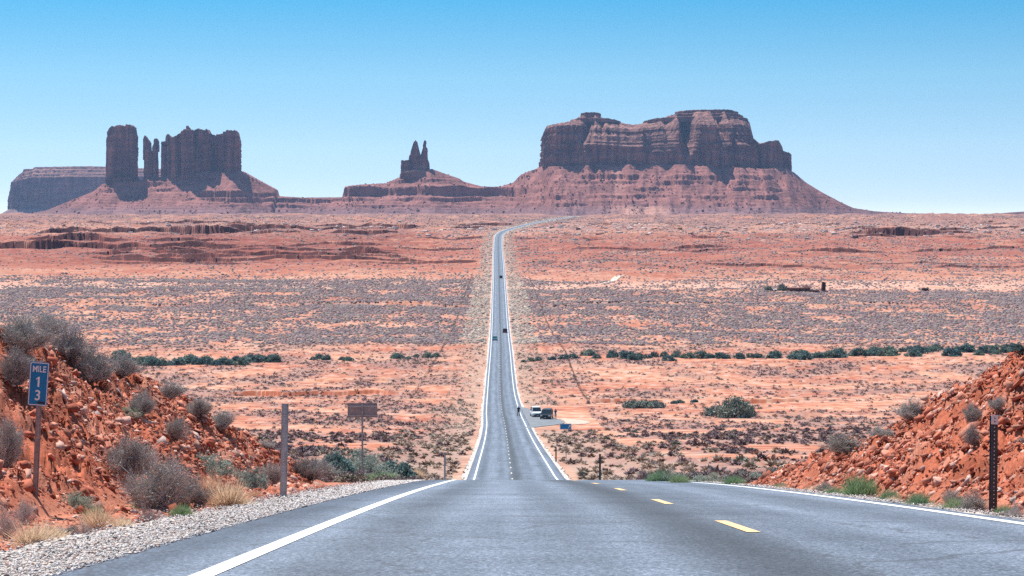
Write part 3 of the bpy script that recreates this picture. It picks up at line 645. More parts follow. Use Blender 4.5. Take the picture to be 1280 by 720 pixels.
for (nm, lab, cols) in (
    ('rock_spire', 'slender leaning rock spire with a pale tip right of the thick pillar', [(179.5, 191, [(178, 190), (182, 187), (187, 186), (192, 190)], 234, 51), (180, 187, [(179, 174), (181.5, 169.5), (184, 172), (188, 178)], 200, 52), (183, 189.5, [(182, 177), (186, 175), (190, 180)], 210, 56)]),
    ('rock_spire', 'thinnest rock spire with a knobbed head before the castle block', [(190.5, 198.5, [(189, 186), (194, 178), (199, 186)], 234, 53), (191.8, 198.2, [(191, 176), (194, 173.2), (196, 173), (199, 177)], 190, 54)]),
    ('rock_spire', 'double-peaked rock spire touching the left of the castle block', [(200.5, 209.5, [(199, 182), (202, 177.5), (206, 176.5), (210, 178)], 232, 57), (206.5, 215, [(205, 178), (208.5, 169), (210.5, 167), (213, 170), (216, 180)], 232, 58)])):
    e = empty(nm, (PX((cols[0][0] + cols[0][1]) / 2), DH, PZ(232)), label=lab, category='rock spire')
    for i, (a, b, tp, yb, sd) in enumerate(cols):
        column(e, 'shaft' if i == 0 else 'pinnacle', a, b, tp, yb, sd, deep=1.3, batter=0.16, A=2.1, fl=7)
cas = empty('castle_butte', (PX(258), DH, PZ(225)), label='broad castle-like butte with notched top, right of the rock spires', category='butte')
for i, (a, b, tp, yb, sd, dy) in enumerate(((213, 226, [(212, 176), (216, 170.5), (218, 173), (224, 171), (227, 168)], 231, 61, -34), (220, 236, [(219, 171), (224, 168), (230, 167), (236, 163)], 231, 62, 8),
        (231, 247.5, [(230, 166), (234, 164), (240, 163.5), (247, 164)], 230, 63, -52), (243.5, 266, [(242, 163.5), (249, 162.5), (260, 163), (264, 166), (267, 169)], 226, 64, -6), (260, 284, [(259, 169), (268, 168.5), (270, 169), (281, 168)], 224, 65, 26),
        (272, 290, [(271, 169), (282, 168), (284, 166), (291, 166)], 223, 66, -8), (281, 301.5, [(280, 167.5), (283, 165.5), (288, 164.5), (297, 164), (300, 168), (302, 176)], 223, 67, -36))):
    column(cas, 'rock_column', a, b, tp, yb, sd, dy=dy, deep=1.5, batter=0.08, ex=2.8, N_=220, A=5.5, fl=14, ML=60)
column(cas, 'pinnacle', 233.5, 240.5, [(233, 162), (235, 158), (237, 157.5), (239, 160), (241, 163)], 172, 68, dy=-26, batter=0.2)
column(cas, 'plinth', 205, 306, [(203, 224), (235, 218), (290, 216), (308, 220)], 232, 69, deep=0.55, batter=0.12, ex=3, N_=260, A=4.5, fl=30)
twin = empty('twin_spire_butte', (PX(519), DH, PZ(222)), label='small butte with two thin horn-like spires in the centre left of the road', category='butte')
for (nm, a, b, tp, yb, sd, dy) in (('rock_column', 501, 513, [(500, 202), (503, 200.5), (509, 201), (514, 199)], 226, 71, -4), ('rock_column', 510, 527, [(509, 198), (513, 193), (519, 191), (524, 195), (528, 199)], 226, 72, 6),
        ('spire', 514, 525, [(513, 191), (515.5, 183), (517, 178), (519.5, 175.5), (521.5, 177), (523.5, 186), (526, 194)], 210, 73, 0), ('rock_column', 523, 536.5, [(522, 200), (526, 196), (532, 194), (535, 200), (537, 204)], 225, 74, 0),
        ('spire', 526.5, 535, [(526, 194), (528.5, 186), (531, 184), (534, 185), (536, 196)], 212, 75, 0), ('spire', 529.3, 533.3, [(529, 181), (530, 176.5), (531.5, 175), (533, 177), (534, 184)], 195, 76, 0),
        ('plinth', 499, 538, [(498, 217), (515, 214), (539, 212)], 228, 77, 0)):
    column(twin, nm, a, b, tp, yb, sd, dy=dy, deep=1.2, batter=0.14, A=2.6, fl=8, ex=2.8)
# far mesa behind the castle group
DF = 9500.0
fm = empty('mesa', (PX(100, DF), DF, PZ(266, DF)), label='distant blue flat mesa low behind the rock pillar at the far left', category='mesa')
rF = prof([(0, 228), (20, 225.5), (40, 221), (150, 220), (300, 222)], DF - 170); tF = prof([(0, 228), (20, 226), (28, 219), (33, 216), (34, 212), (47, 211.5), (48, 209.5), (110, 208.5), (140, 209), (240, 214), (300, 222)], DF)
local(ring('cliff', fm, PX(130, DF), DF, PX(130, DF) - PX(16, DF), 210, PZ(270, DF), rF, tF, ex=4, N_=460, ML=36, A=7, seed=9, batter=0.03, upper=30, steps=STEP, fl=50, cap=30), fm)
sk = MB(); rings = []
for k, (o, yy) in enumerate(((0.98, 262), (1.06, 267.5), (1.2, 276), (1.7, 290))):
    rings.append([(PX(130, DF) + math.copysign(abs(math.cos(t)) ** 0.5, math.cos(t)) * (PX(130, DF) - PX(16, DF)) * o, DF + math.copysign(abs(math.sin(t)) ** 0.5, math.sin(t)) * 210 * o * 1.15,
                   PZ(yy, DF) + 3 * math.sin(t * 37 + k)) for t in [2 * math.pi * j / 90 for j in range(90)]])
sk.loft(rings, False)
M['talus_far'] = mat('far_talus', (0.26, 0.14, 0.12), rough=0.95, vary=0.3, scale=0.03)
local(sk.obj('talus_slope', M['talus_far'], fm), fm)

# ------------------------------------------------------------------ valley scrub (uncountable), tufts nearer, domes farther
PAL = np.array([[0.22, 0.155, 0.16], [0.27, 0.195, 0.185], [0.17, 0.13, 0.14], [0.29, 0.25, 0.20], [0.20, 0.20, 0.165], [0.30, 0.185, 0.14]])
def scatter(d0, d1, amax, mult):
    n = int(amax * (d1 ** 2 - d0 ** 2) * 0.30 * mult)
    d = np.sqrt(d0 ** 2 + (d1 ** 2 - d0 ** 2) * RNG.random(n)); x = (RNG.random(n) * 2 - 1) * amax * d
    keep = RNG.random(n) * 0.30 < density(x, d)
    x, d = x[keep], d[keep]
    return x, d, terrain(x, d)
def scrub_colour(x, d, n):
    c = PAL[RNG.integers(0, 3 + (RNG.random(n) < 0.4) * 3, n)] * (0.8 + 0.45 * RNG.random((n, 1)))
    off = np.abs(x - XC(d)); rs = (off < 15) & (RNG.random(n) < 0.75)
    c[rs] = np.array([0.46, 0.37, 0.30]) * (0.7 + 0.4 * RNG.random((rs.sum(), 1)))
    return c
def tuft_mesh(name, x, d, z, s, c, nb, label):
    """nb blade triangles per plant, fanned over a dome"""
    n = len(x)
    th, ph = RNG.random((n, nb)) * 2 * np.pi, np.arccos(0.05 + 0.95 * RNG.random((n, nb)))
    dirv = np.stack([np.cos(th) * np.sin(ph), np.sin(th) * np.sin(ph), 0.62 * np.cos(ph) + 0.08], -1)
    r0 = 0.25 + 0.35 * RNG.random((n, nb)); r1 = r0 + 0.25 + 0.45 * RNG.random((n, nb))
    side = np.stack([-np.sin(th), np.cos(th), RNG.normal(0, .5, (n, nb))], -1) * (0.10 + 0.10 * RNG.random((n, nb)))[..., None]
    a, b_ = dirv * r0[..., None], dirv * r1[..., None]
    V = np.stack([a - side, a + side, b_], 2) * (s[:, None, None, None] * np.array([1, 1, 1]))
    V = V + np.stack([x, d, z], 1)[:, None, None, :]
    V[..., 2] = np.maximum(V[..., 2], (z + 0.0)[:, None, None])
    m = n * nb
    cc = np.repeat(np.repeat(c[:, None], nb, 1) * (0.7 + 0.6 * RNG.random((n, nb, 1))), 3, 1).reshape(-1, 3)
    me = mesh_np(name, V.reshape(-1, 3), np.arange(m * 3).reshape(-1, 3), [M['scrub']], False, np.clip(cc, .01, 1))
    return link(bpy.data.objects.new(name, me), None, kind='stuff', label=label)
def dome_mesh(name, x, d, z, s, c, label):
    n = len(x)
    a = np.linspace(0, 2 * np.pi, 7)[:6]
    base = np.concatenate([np.stack([np.cos(a), np.sin(a), a * 0], 1), np.stack([.72 * np.cos(a + .5), .72 * np.sin(a + .5), a * 0 + .55], 1), [[0, 0, .8]]])
    fc = [(i, (i + 1) % 6, 6 + i) for i in range(6)] + [((i + 1) % 6, 6 + (i + 1) % 6, 6 + i) for i in range(6)] + [(6 + i, 6 + (i + 1) % 6, 12) for i in range(6)]
    V = base[None] * (1 + 0.22 * RNG.standard_normal((n, 13, 3)))
    V = V * s[:, None, None] * np.array([1, 1, 0.9]); V = V + np.stack([x, d, z - 0.05 * s], 1)[:, None]
    cc = np.repeat(c[:, None] * (0.8 + 0.4 * RNG.random((n, 1, 1))), 13, 1) * (0.85 + 0.3 * RNG.random((n, 13, 1)))
    me = mesh_np(name, V.reshape(-1, 3), (np.array(fc)[None] + 13 * np.arange(n)[:, None, None]).reshape(-1, 3), [M['scrub']], False, np.clip(cc.reshape(-1, 3), .01, 1))
    return link(bpy.data.objects.new(name, me), None, kind='stuff', label=label)
NEAR_SHRUBS = []
x, d, z = scatter(64, 330, 0.36, 1.0)
o = np.argsort(d + 0.25 * np.abs(x)); x, d, z = x[o], d[o], z[o]
vis = (np.abs(x / d) < 0.25)
first = np.nonzero(vis)[0][:190]
NEAR_SHRUBS = list(zip(x[first], d[first], z[first]))
rest = np.ones(len(x), bool); rest[first] = False
x, d, z = x[rest], d[rest], z[rest]
s = 0.2 + 0.65 * RNG.random(len(x)) ** 2.0
tuft_mesh('scrub_vegetation', x, d, z, s, scrub_colour(x, d, len(x)), 60, 'low dry scrub over the near valley sand')
x, d, z = scatter(330, 760, 0.35, 1.25)
s = 0.22 + 0.72 * RNG.random(len(x)) ** 2.4
tuft_mesh('scrub_vegetation', x, d, z, s, scrub_colour(x, d, len(x)), 26, 'low dry scrub over the middle of the valley')
x, d, z = scatter(760, 1320, 0.34, 1.9)
s = 0.36 + 0.55 * RNG.random(len(x)) ** 1.5
dome_mesh('scrub_vegetation', x, d, z, s, scrub_colour(x, d, len(x)), 'grey purple scrub belt across the far valley floor')
x, d, z = scatter(1320, 2900, 0.33, 0.75)
s = 0.45 + 0.65 * RNG.random(len(x)) ** 1.7
dome_mesh('scrub_vegetation', x, d, z, s, scrub_colour(x, d, len(x)), 'sparse scrub on the far red slope')

# pale blocks of broken caprock on the far slope
def far_rubble():
    n = 5200
    d = RNG.normal(2140, 95, n); x = RNG.uniform(-0.26, 0.27, n) * d
    k = (np.abs(x - XC(d)) > 14) & (RNG.random(n) < np.where(x > 20, 0.9, 0.35) * np.clip(0.4 + 1.3 * fbm(x / 60, d / 40, 77, 3), 0.05, 1)); x, d = x[k], d[k]; n = len(x)
    z = terrain(x, d); s = 0.5 + 1.5 * RNG.random(n) ** 2.2
    c8 = np.array([(a, b, c) for c in (-.4, .8) for b in (-1, 1) for a in (-1, 1)], float)
    V = c8[None] * (1 + 0.3 * RNG.standard_normal((n, 8, 3))) * s[:, None, None] * np.array([1.3, 1, .8]); V = V + np.stack([x, d, z], 1)[:, None]
    q = np.array([(0, 2, 3, 1), (4, 5, 7, 6), (0, 1, 5, 4), (2, 6, 7, 3), (0, 4, 6, 2), (1, 3, 7, 5)])
    c = np.where(RNG.random((n, 1)) < 0.75, [0.55, 0.45, 0.42], [0.30, 0.14, 0.10]) * (0.8 + 0.4 * RNG.random((n, 1)))
    me = mesh_np('far_rubble', V.reshape(-1, 3), (q[None] + 8 * np.arange(n)[:, None, None]).reshape(-1, 4), [M['rubble']], False, np.repeat(c, 8, 0))
    link(bpy.data.objects.new('rock_rubble', me), None, kind='stuff', label='pale broken rock blocks high on the far slope')
far_rubble()

# ------------------------------------------------------------------ near banks: rubble and rocks
ICO_V = None
def rock_block(n, s, flat=0.55):
    """n angular broken slabs as (n,8,3): skewed, chipped blocks"""
    c8 = np.array([(a, b, c) for c in (-1, 1) for b in (-1, 1) for a in (-1, 1)], float)
    V = c8[None] + RNG.uniform(-0.42, 0.42, (n, 8, 3))
    V[:, 4:, :2] *= (0.55 + 0.45 * RNG.random((n, 1, 2)))                 # narrower on top
    V[:, 4:, 0] += RNG.normal(0, 0.25, (n, 1)); V[:, 4:, 2] += RNG.normal(0, 0.35, (n, 1)) * c8[None, 4:, 0] * 0.8
    V *= np.stack([np.ones(n), 0.55 + 0.4 * RNG.random(n), flat * (0.45 + 0.9 * RNG.random(n))], 1)[:, None]
    return V * s[:, None, None]
RF = [(0, 2, 3, 1), (4, 5, 7, 6), (0, 1, 5, 4), (2, 6, 7, 3), (0, 4, 6, 2), (1, 3, 7, 5)]
def spin(V, rz, rx, ry):
    def rot(V, a, i, j):
        c, s_ = np.cos(a)[:, None], np.sin(a)[:, None]; p, q = V[..., i].copy(), V[..., j].copy()
        V[..., i], V[..., j] = c * p - s_ * q, s_ * p + c * q
    rot(V, rz, 0, 1); rot(V, rx, 1, 2); rot(V, ry, 0, 2); return V
ROCKC = np.array([[0.46, 0.14, 0.082], [0.40, 0.105, 0.06], [0.53, 0.215, 0.145], [0.58, 0.33, 0.26], [0.32, 0.085, 0.05], [0.50, 0.175, 0.11], [0.63, 0.45, 0.39]])
ROCKP = np.array([.20, .14, .25, .17, .06, .15, .03])
def bank_points(side, n):
    d = 9 + 51 * RNG.random(n * 5) ** 0.85; x = side * (3.9 + 11 * RNG.random(n * 5))
    b = bank(x, d); keep = (np.abs(x / d) < 0.62) & (np.abs(x) > np.where(x < 0, 4.0, 5.95)) & (RNG.random(n * 5) < (0.26 + 0.74 * ss(b / 0.4)) * np.clip(0.75 + 0.9 * fbm(x * 0.8, d * 0.5, 88, 3), 0.1, 1)) & ((b > 0.02) | (d < 52))
    return x[keep][:n], d[keep][:n]
def rubble(side, n, label):
    x, d = bank_points(side, n); n = len(x); z = terrain(x, d)
    s = 0.009 + 0.014 * RNG.pareto(2.6, n); s = np.minimum(s, 0.085) * (0.6 + d / 60)
    V = rock_block(n, s, 0.36); dz = side * 0.62
    V = spin(V, RNG.random(n) * 6.28, RNG.normal(0, .42, n), dz + RNG.normal(0, .45, n))
    V = V + np.stack([x, d, z + s * 0.18], 1)[:, None]
    c = ROCKC[RNG.choice(7, n, p=ROCKP)] * (0.62 + 0.58 * RNG.random((n, 1)))
    me = mesh_np('rubble', V.reshape(-1, 3), (np.array(RF)[None] + 8 * np.arange(n)[:, None, None]).reshape(-1, 4), [M['rubble']], False, np.clip(np.repeat(c, 8, 0), 0, 1))
    link(bpy.data.objects.new('rock_rubble', me), None, kind='stuff', label=label)
rubble(-1, 135000, 'loose red rock rubble covering the left bank')
rubble(1, 135000, 'loose red rock rubble covering the right bank')
def boulders(side, n, word):
    protos = []
    for k in range(6):
        V = rock_block(1, np.array([1.0]), 0.7)[0]
        c = np.tile(ROCKC[[0, 1, 5, 2, 3, 0][k]], (8, 1))
        protos.append(mesh_np('rock', V, np.array(RF), [M['rubble']], False, c))
    x, d = bank_points(side, n * 3); b = bank(x, d); k = b > 0.25; x, d = x[k][:n], d[k][:n]; z = terrain(x, d)
    for i in range(len(x)):
        o = bpy.data.objects.new('rock', protos[i % 6]); s = (0.055 + 0.085 * random.random() ** 2) * (0.75 + d[i] / 90)
        o.location = (x[i], d[i], z[i] + 0.15 * s); o.scale = (s * 1.25, s, s * 0.85); o.rotation_euler = (random.gauss(0, .25), -side * 0.55 + random.gauss(0, .25), random.random() * 6.28)
        link(o, None, label='large angular red rock embedded in the %s bank rubble' % word, category='rock', group='large rocks on the %s bank' % word)
boulders(-1, 90, 'left'); boulders(1, 100, 'right')

# ------------------------------------------------------------------ plants
def plant_mat(name, cols, trans=0.0):
    def f(nt, b, t):
        oi = N(nt, 'ShaderNodeObjectInfo'); a = N(nt, 'ShaderNodeAttribute', attribute_name='tint')
        c = ramp(nt, oi.outputs['Random'], [(i / max(1, len(cols) - 1), cc) for i, cc in enumerate(cols)])
        c = mixc(nt, 1.0, c, a.outputs['Color'], 'MULTIPLY')
        nt.links.new(c, b.inputs['Base Color'])
        if trans > 0:                                                       # thin blades let light through
            tr = N(nt, 'ShaderNodeBsdfTranslucent'); nt.links.new(c, tr.inputs['Color'])
            mx_ = N(nt, 'ShaderNodeMixShader'); mx_.inputs[0].default_value = trans
            out = nt.nodes['Material Output']; nt.links.new(b.outputs[0], mx_.inputs[1]); nt.links.new(tr.outputs[0], mx_.inputs[2]); nt.links.new(mx_.outputs[0], out.inputs['Surface'])
    return mat(name, rough=0.85, spec=0.1, build=f)
M['twig_grey'] = plant_mat('grey_twigs', [(0.36, 0.325, 0.315), (0.47, 0.44, 0.42), (0.40, 0.36, 0.33)])
M['sage'] = plant_mat('sage_leaves', [(0.29, 0.33, 0.28), (0.38, 0.41, 0.33), (0.25, 0.31, 0.29)], 0.30)
M['green'] = plant_mat('green_stems', [(0.23, 0.33, 0.17), (0.19, 0.30, 0.18), (0.30, 0.36, 0.19)], 0.40)
M['straw'] = plant_mat('straw', [(0.66, 0.49, 0.34), (0.74, 0.60, 0.44), (0.62, 0.39, 0.26)], 0.45)
M['white_twig'] = plant_mat('bleached_twigs', [(0.46, 0.42, 0.41), (0.55, 0.50, 0.48), (0.40, 0.36, 0.36)])
M['dark_leaf'] = plant_mat('dark_leaves', [(0.13, 0.215, 0.21), (0.19, 0.26, 0.21), (0.10, 0.18, 0.195), (0.22, 0.28, 0.23)], 0.20)
M['scrub_leaf'] = plant_mat('dry_leaves', [(0.24, 0.18, 0.18), (0.30, 0.23, 0.21), (0.21, 0.17, 0.175), (0.29, 0.26, 0.20)])
M['bark'] = mat('bark', (0.16, 0.11, 0.085), rough=0.95, vary=0.3, scale=20)
def strips(P0, P1, P2, w, cols):
    """curved ribbons through three points, two quads each"""
    n = len(P0); dirv = P2 - P0; side = np.cross(dirv, RNG.standard_normal((n, 3))); side /= np.linalg.norm(side, axis=1, keepdims=True) + 1e-9
    w = w[:, None]
    V = np.stack([P0 - side * w, P0 + side * w, P1 - side * w * .8, P1 + side * w * .8, P2 - side * w * .3, P2 + side * w * .3], 1)
    q = np.array([(0, 1, 3, 2), (2, 3, 5, 4)])
    return V.reshape(-1, 3), (q[None] + 6 * np.arange(n)[:, None, None]).reshape(-1, 4), np.repeat(cols, 6, 0)
def dome_dirs(n, up=0.1):
    th = RNG.random(n) * 2 * np.pi; cz = up + (1 - up) * RNG.random(n); r = np.sqrt(1 - cz ** 2)
    return np.stack([np.cos(th) * r, np.sin(th) * r, cz], 1)
def twig_shrub(name, m, n=1500, flat=0.75, w=0.006, stems=26, bias=0.2):
    """unit shrub (radius about 1): crooked woody stems that fork into fine twigs"""
    S = dome_dirs(stems, bias) * (0.62 + 0.38 * RNG.random((stems, 1))) * np.array([1, 1, flat])
    lob = dome_dirs(7, 0.0) * 0.42 * np.array([1, 1, 0.5]); S = S * (0.55 + 0.5 * RNG.random((stems, 1))) + lob[RNG.integers(0, 7, stems)]; S[:, 2] = np.maximum(S[:, 2], 0.08)
    k = RNG.integers(0, stems, n); t = 0.25 + 0.75 * RNG.random((n, 1)) ** 0.7
    base = S[k] * t + RNG.normal(0, 0.05, (n, 3)); dr = S[k] * 0.5 + RNG.normal(0, 0.42, (n, 3)); dr[:, 2] = np.abs(dr[:, 2]) * 0.7 + 0.08
    dr /= np.linalg.norm(dr, axis=1, keepdims=True); ln = 0.16 + 0.26 * RNG.random((n, 1))
    p1 = base + dr * ln * .5; p2 = p1 + (dr + RNG.normal(0, .35, (n, 3))) * ln * .5
    g = (0.65 + 0.7 * RNG.random((n, 1))) * np.ones((1, 3))
    A = strips(base, p1, p2, w * (0.6 + 0.8 * RNG.random(n)), g)
    z0 = np.zeros((stems, 3)); z0[:, :2] = S[:, :2] * 0.12
    B = strips(z0, S * 0.5 + RNG.normal(0, .05, (stems, 3)), S, np.full(stems, w * 2.2), np.full((stems, 3), 0.6))
    nl = n // 2; pl = p2[RNG.integers(0, n, nl)] + RNG.normal(0, 0.03, (nl, 3)); al = dome_dirs(nl, -0.5) * 0.022; bl = RNG.standard_normal((nl, 3)) * 0.010
    Lv = np.stack([pl - al, pl + bl, pl + al, pl - bl], 1).reshape(-1, 3); Lc = np.tile([0.85, 0.95, 0.78], (nl * 4, 1)) * np.repeat(0.7 + 0.6 * RNG.random((nl, 1)), 4, 0)
    V = np.concatenate([A[0], B[0], Lv]); V[:, 2] = np.maximum(V[:, 2], -0.05)
    Fc = np.concatenate([A[1], B[1] + len(A[0]), np.arange(nl * 4).reshape(-1, 4) + len(A[0]) + len(B[0])])
    return mesh_np(name, V, Fc, [m], False, np.clip(np.concatenate([A[2], B[2], Lc]), 0, 2))
def blade_clump(name, m, n=900, w=0.012, up=0.45, curl=0.25, h=1.0, spread=0.28):
    b = np.zeros((n, 3)); ang = RNG.random(n) * 6.283; rr = spread * np.sqrt(RNG.random(n)); b[:, 0], b[:, 1] = rr * np.cos(ang), rr * np.sin(ang)
    dr = dome_dirs(n, up); ln = (0.55 + 0.45 * RNG.random((n, 1))) * h
    p1 = b + dr * ln * .55; out = dr.copy(); out[:, 2] *= 0.6
    p2 = p1 + (dr * (1 - curl) + out * curl + RNG.normal(0, .12, (n, 3))) * ln * .45
    V, Fc, C = strips(b, p1, p2, w * (0.6 + .8 * RNG.random(n)), (0.7 + 0.6 * RNG.random((n, 1))) * np.ones((1, 3)))
    return mesh_np(name, V, Fc, [m], False, C)
def leafy(name, m, clumps=40, per=55, flat=0.7, leaf=0.06, spread=0.24, up=0.0):
    """foliage clumps of small leaf faces spread through a low dome with gaps between"""
    c = dome_dirs(clumps, up) * (0.35 + 0.62 * RNG.random((clumps, 1)) ** 0.6) * np.array([1, 1, flat])
    sz = spread * (0.55 + 0.75 * RNG.random((clumps, 1)))
    P = (c[:, None] + RNG.normal(0, 1, (clumps, per, 3)) * sz[:, None] * np.array([.62, .62, .5])).reshape(-1, 3)
    P[:, 2] = np.abs(P[:, 2]); n = len(P)
    a = RNG.standard_normal((n, 3)); a /= np.linalg.norm(a, axis=1, keepdims=True); b = np.cross(a, RNG.standard_normal((n, 3))); b /= np.linalg.norm(b, axis=1, keepdims=True)
    l = leaf * (0.6 + 0.9 * RNG.random((n, 1)))
    V = np.stack([P - a * l, P + b * l * .5, P + a * l, P - b * l * .5], 1).reshape(-1, 3)
    tone = np.repeat(0.7 + 0.6 * RNG.random((clumps, 1)), per, 0) * (0.8 + 0.4 * RNG.random((n, 1)))
    return mesh_np(name, V, np.arange(n * 4).reshape(-1, 4), [m], False, np.repeat(tone, 4, 0) * np.ones((1, 3)))
def place(me, name, x, d, z, sx, sz, label, cat='shrub', group=None):
    o = bpy.data.objects.new(name, me); o.location = (x, d, z - 0.02); o.rotation_euler = (random.gauss(0, .05), random.gauss(0, .05), random.random() * 6.28); o.scale = (sx, sx, sz)
    return link(o, None, label=label, category=cat, group=group)
P_TW = [twig_shrub('grey_shrub', M['twig_grey'], 3600 + 300 * k, 0.85, 0.0062, 40 + 6 * k) for k in range(3)]
P_WT = [twig_shrub('bleached_shrub', M['white_twig'], 900, 0.95, 0.008, 24, 0.35) for k in range(2)]
P_SG = [leafy('sage_shrub', M['sage'], 70, 60, 0.75, 0.035, 0.17) for k in range(2)]
P_GR = [blade_clump('green_clump', M['green'], 1500, 0.012, 0.25, 0.2, 1.0, 0.5) for k in range(2)]
P_ST = [blade_clump('straw_grass', M['straw'], 900, 0.008, 0.2, 0.5, 1.0, 0.3) for k in range(2)]
P_VL = [leafy('valley_shrub', M['scrub_leaf'], 34, 38, 0.6, 0.075, 0.24) for k in range(3)]
P_DK = [leafy('dark_bush', M['dark_leaf'], 46, 40, 0.85, 0.085, 0.2) for k in range(3)]
KINDS_ = {'tw': (P_TW, 'shrub', 'shrub'), 'wt': (P_WT, 'shrub', 'shrub'), 'sg': (P_SG, 'sagebrush', 'shrub'), 'gr': (P_GR, 'green_clump', 'shrub'), 'st': (P_ST, 'grass_tuft', 'grass tuft'), 'dk': (P_DK, 'dark_bush', 'bush')}
LISTED = [
 # u, y of foot, width px, height px, kind, label
 (205, 640, 92, 74, 'tw', 'largest grey twiggy shrub at the foot of the left bank near the gravel'), (160, 598, 78, 52, 'tw', 'wide grey shrub half way down the left bank, above the largest one'), (238, 636, 46, 44, 'tw', 'grey shrub touching the gravel end of the largest left shrub'),
 (26, 438, 72, 46, 'tw', 'grey shrub on the bank top at the left picture edge'), (86, 452, 62, 42, 'tw', 'rounded grey shrub on the skyline right of the mile sign top'), (22, 484, 58, 48, 'tw', 'dark grey shrub beside the left side of the mile sign'),
 (112, 478, 66, 44, 'tw', 'grey shrub just below the rounded skyline shrub'), (8, 584, 52, 62, 'tw', 'pale grey shrub cut by the left edge below the mile sign panel'), (60, 420, 46, 30, 'tw', 'small grey shrub on the bank crest between two larger ones'),
 (152, 474, 46, 28, 'tw', 'low grey shrub on the left skyline where the bank turns down'), (178, 520, 32, 30, 'tw', 'lone grey shrub on bare rubble in the middle of the left bank'), (222, 552, 30, 30, 'tw', 'small dry shrub between rocks on the lower left bank'),
 (214, 500, 44, 22, 'tw', 'low grey shrub on the descending left skyline'), (248, 522, 40, 22, 'tw', 'grey shrub lower on the descending left skyline'), (278, 536, 44, 24, 'tw', 'grey shrub near the low end of the left skyline'),
 (95, 634, 46, 26, 'sg', 'blue green sagebrush right of the mile sign post foot'), (262, 592, 62, 34, 'sg', 'sagebrush above the orange grass on the left bank'), (312, 612, 56, 36, 'sg', 'sagebrush at the low end of the left bank'),
 (285, 636, 64, 50, 'st', 'orange dry grass tuft by the gravel below the sagebrush'), (262, 622, 40, 40, 'st', 'dry grass tuft behind the orange grass by the gravel'), (122, 662, 52, 40, 'st', 'straw grass tuft right of the mile sign foot'), (150, 664, 40, 30, 'st', 'small straw tuft beside the larger one by the gravel'),
 (40, 684, 66, 44, 'st', 'largest straw grass tuft in the lower left corner'), (64, 678, 46, 34, 'st', 'straw tuft right of the corner tuft'), (10, 676, 42, 50, 'wt', 'bleached dead shrub at the lower left edge'), (26, 656, 36, 38, 'wt', 'bleached twiggy shrub above the corner straw tuft'),
 (108, 672, 30, 24, 'wt', 'small bleached shrub at the gravel edge'), (186, 654, 34, 24, 'wt', 'low whitish shrub at the foot of the largest grey shrub'), (226, 650, 28, 18, 'gr', 'small green clump at the gravel by the grey shrubs'), (118, 655, 26, 20, 'gr', 'green tinged clump inside the straw grass'),
 (382, 602, 52, 34, 'tw', 'grey shrub behind the left roadside post'), (400, 600, 46, 26, 'tw', 'dry shrub right of the left roadside post'), (340, 606, 40, 30, 'tw', 'dry shrub just left of the left roadside post'),
 (448, 596, 84, 40, 'sg', 'big pale sage bush at the crest below the sign back'), (418, 594, 44, 28, 'dk', 'dark green bush left of the big pale sage bush'), (492, 599, 44, 26, 'dk', 'dark green bush right of the big pale sage bush'), (478, 602, 40, 10, 'gr', 'bright green low clump beside the road crest on the left'),
 (520, 598, 30, 16, 'st', 'dry grass tuft at the left road crest'), (838, 604, 38, 22, 'sg', 'pale green bush beside the right crest of the road'), (824, 604, 30, 14, 'gr', 'small green clump at the right crest'), (850, 606, 26, 11, 'gr', 'green clump between the crest bushes on the right'),
 (884, 605, 44, 18, 'sg', 'sage bush behind the right white line near the red bank end'), (918, 608, 26, 12, 'gr', 'green clump at the tip of the right bank'), (905, 602, 40, 16, 'st', 'dry grass beside the tip of the right bank'),
 (1020, 616, 30, 14, 'st', 'straw tuft at the foot of the right bank'), (1032, 617, 30, 16, 'tw', 'grey shrub at the foot of the right bank'), (1075, 623, 44, 24, 'gr', 'largest bright green clump along the right white line'), (1112, 629, 26, 16, 'gr', 'small round green clump along the right white line'),
 (1148, 635, 32, 17, 'gr', 'green clump nearer than the small round one on the right'), (1172, 638, 30, 15, 'st', 'yellowish grass tuft along the right white line'), (1196, 641, 34, 17, 'gr', 'low green clump left of the right roadside post'), (1216, 642, 40, 28, 'tw', 'dark grey shrub beside the right roadside post'), (1190, 634, 34, 24, 'tw', 'grey shrub against the right bank foot'),
 (1272, 652, 36, 28, 'wt', 'whitish dead shrub at the right picture edge'), (1256, 646, 24, 14, 'gr', 'thin green clump right of the right roadside post'), (1214, 530, 26, 24, 'tw', 'lone dry shrub high on the right bank'), (1248, 512, 24, 18, 'tw', 'small dry shrub above the right roadside post'),
 (1216, 556, 22, 26, 'tw', 'thin dry shrub in the middle of the right bank'), (1140, 524, 44, 24, 'tw', 'dry shrub on the skyline of the right bank'), (1052, 566, 54, 26, 'tw', 'grey shrub just behind the right bank skyline'),
]
for (u, y, wp, hp, kd, lab) in LISTED:
    x, d, z = hit(u, y); ms, nm, ct = KINDS_[kd]
    k = d / F
    place(random.choice(ms), nm, x, d, z, wp * k * (0.53 if kd in ('tw', 'wt', 'sg') else 0.58), hp * k * (1.5 if kd == 'gr' else 1.05), lab, ct)
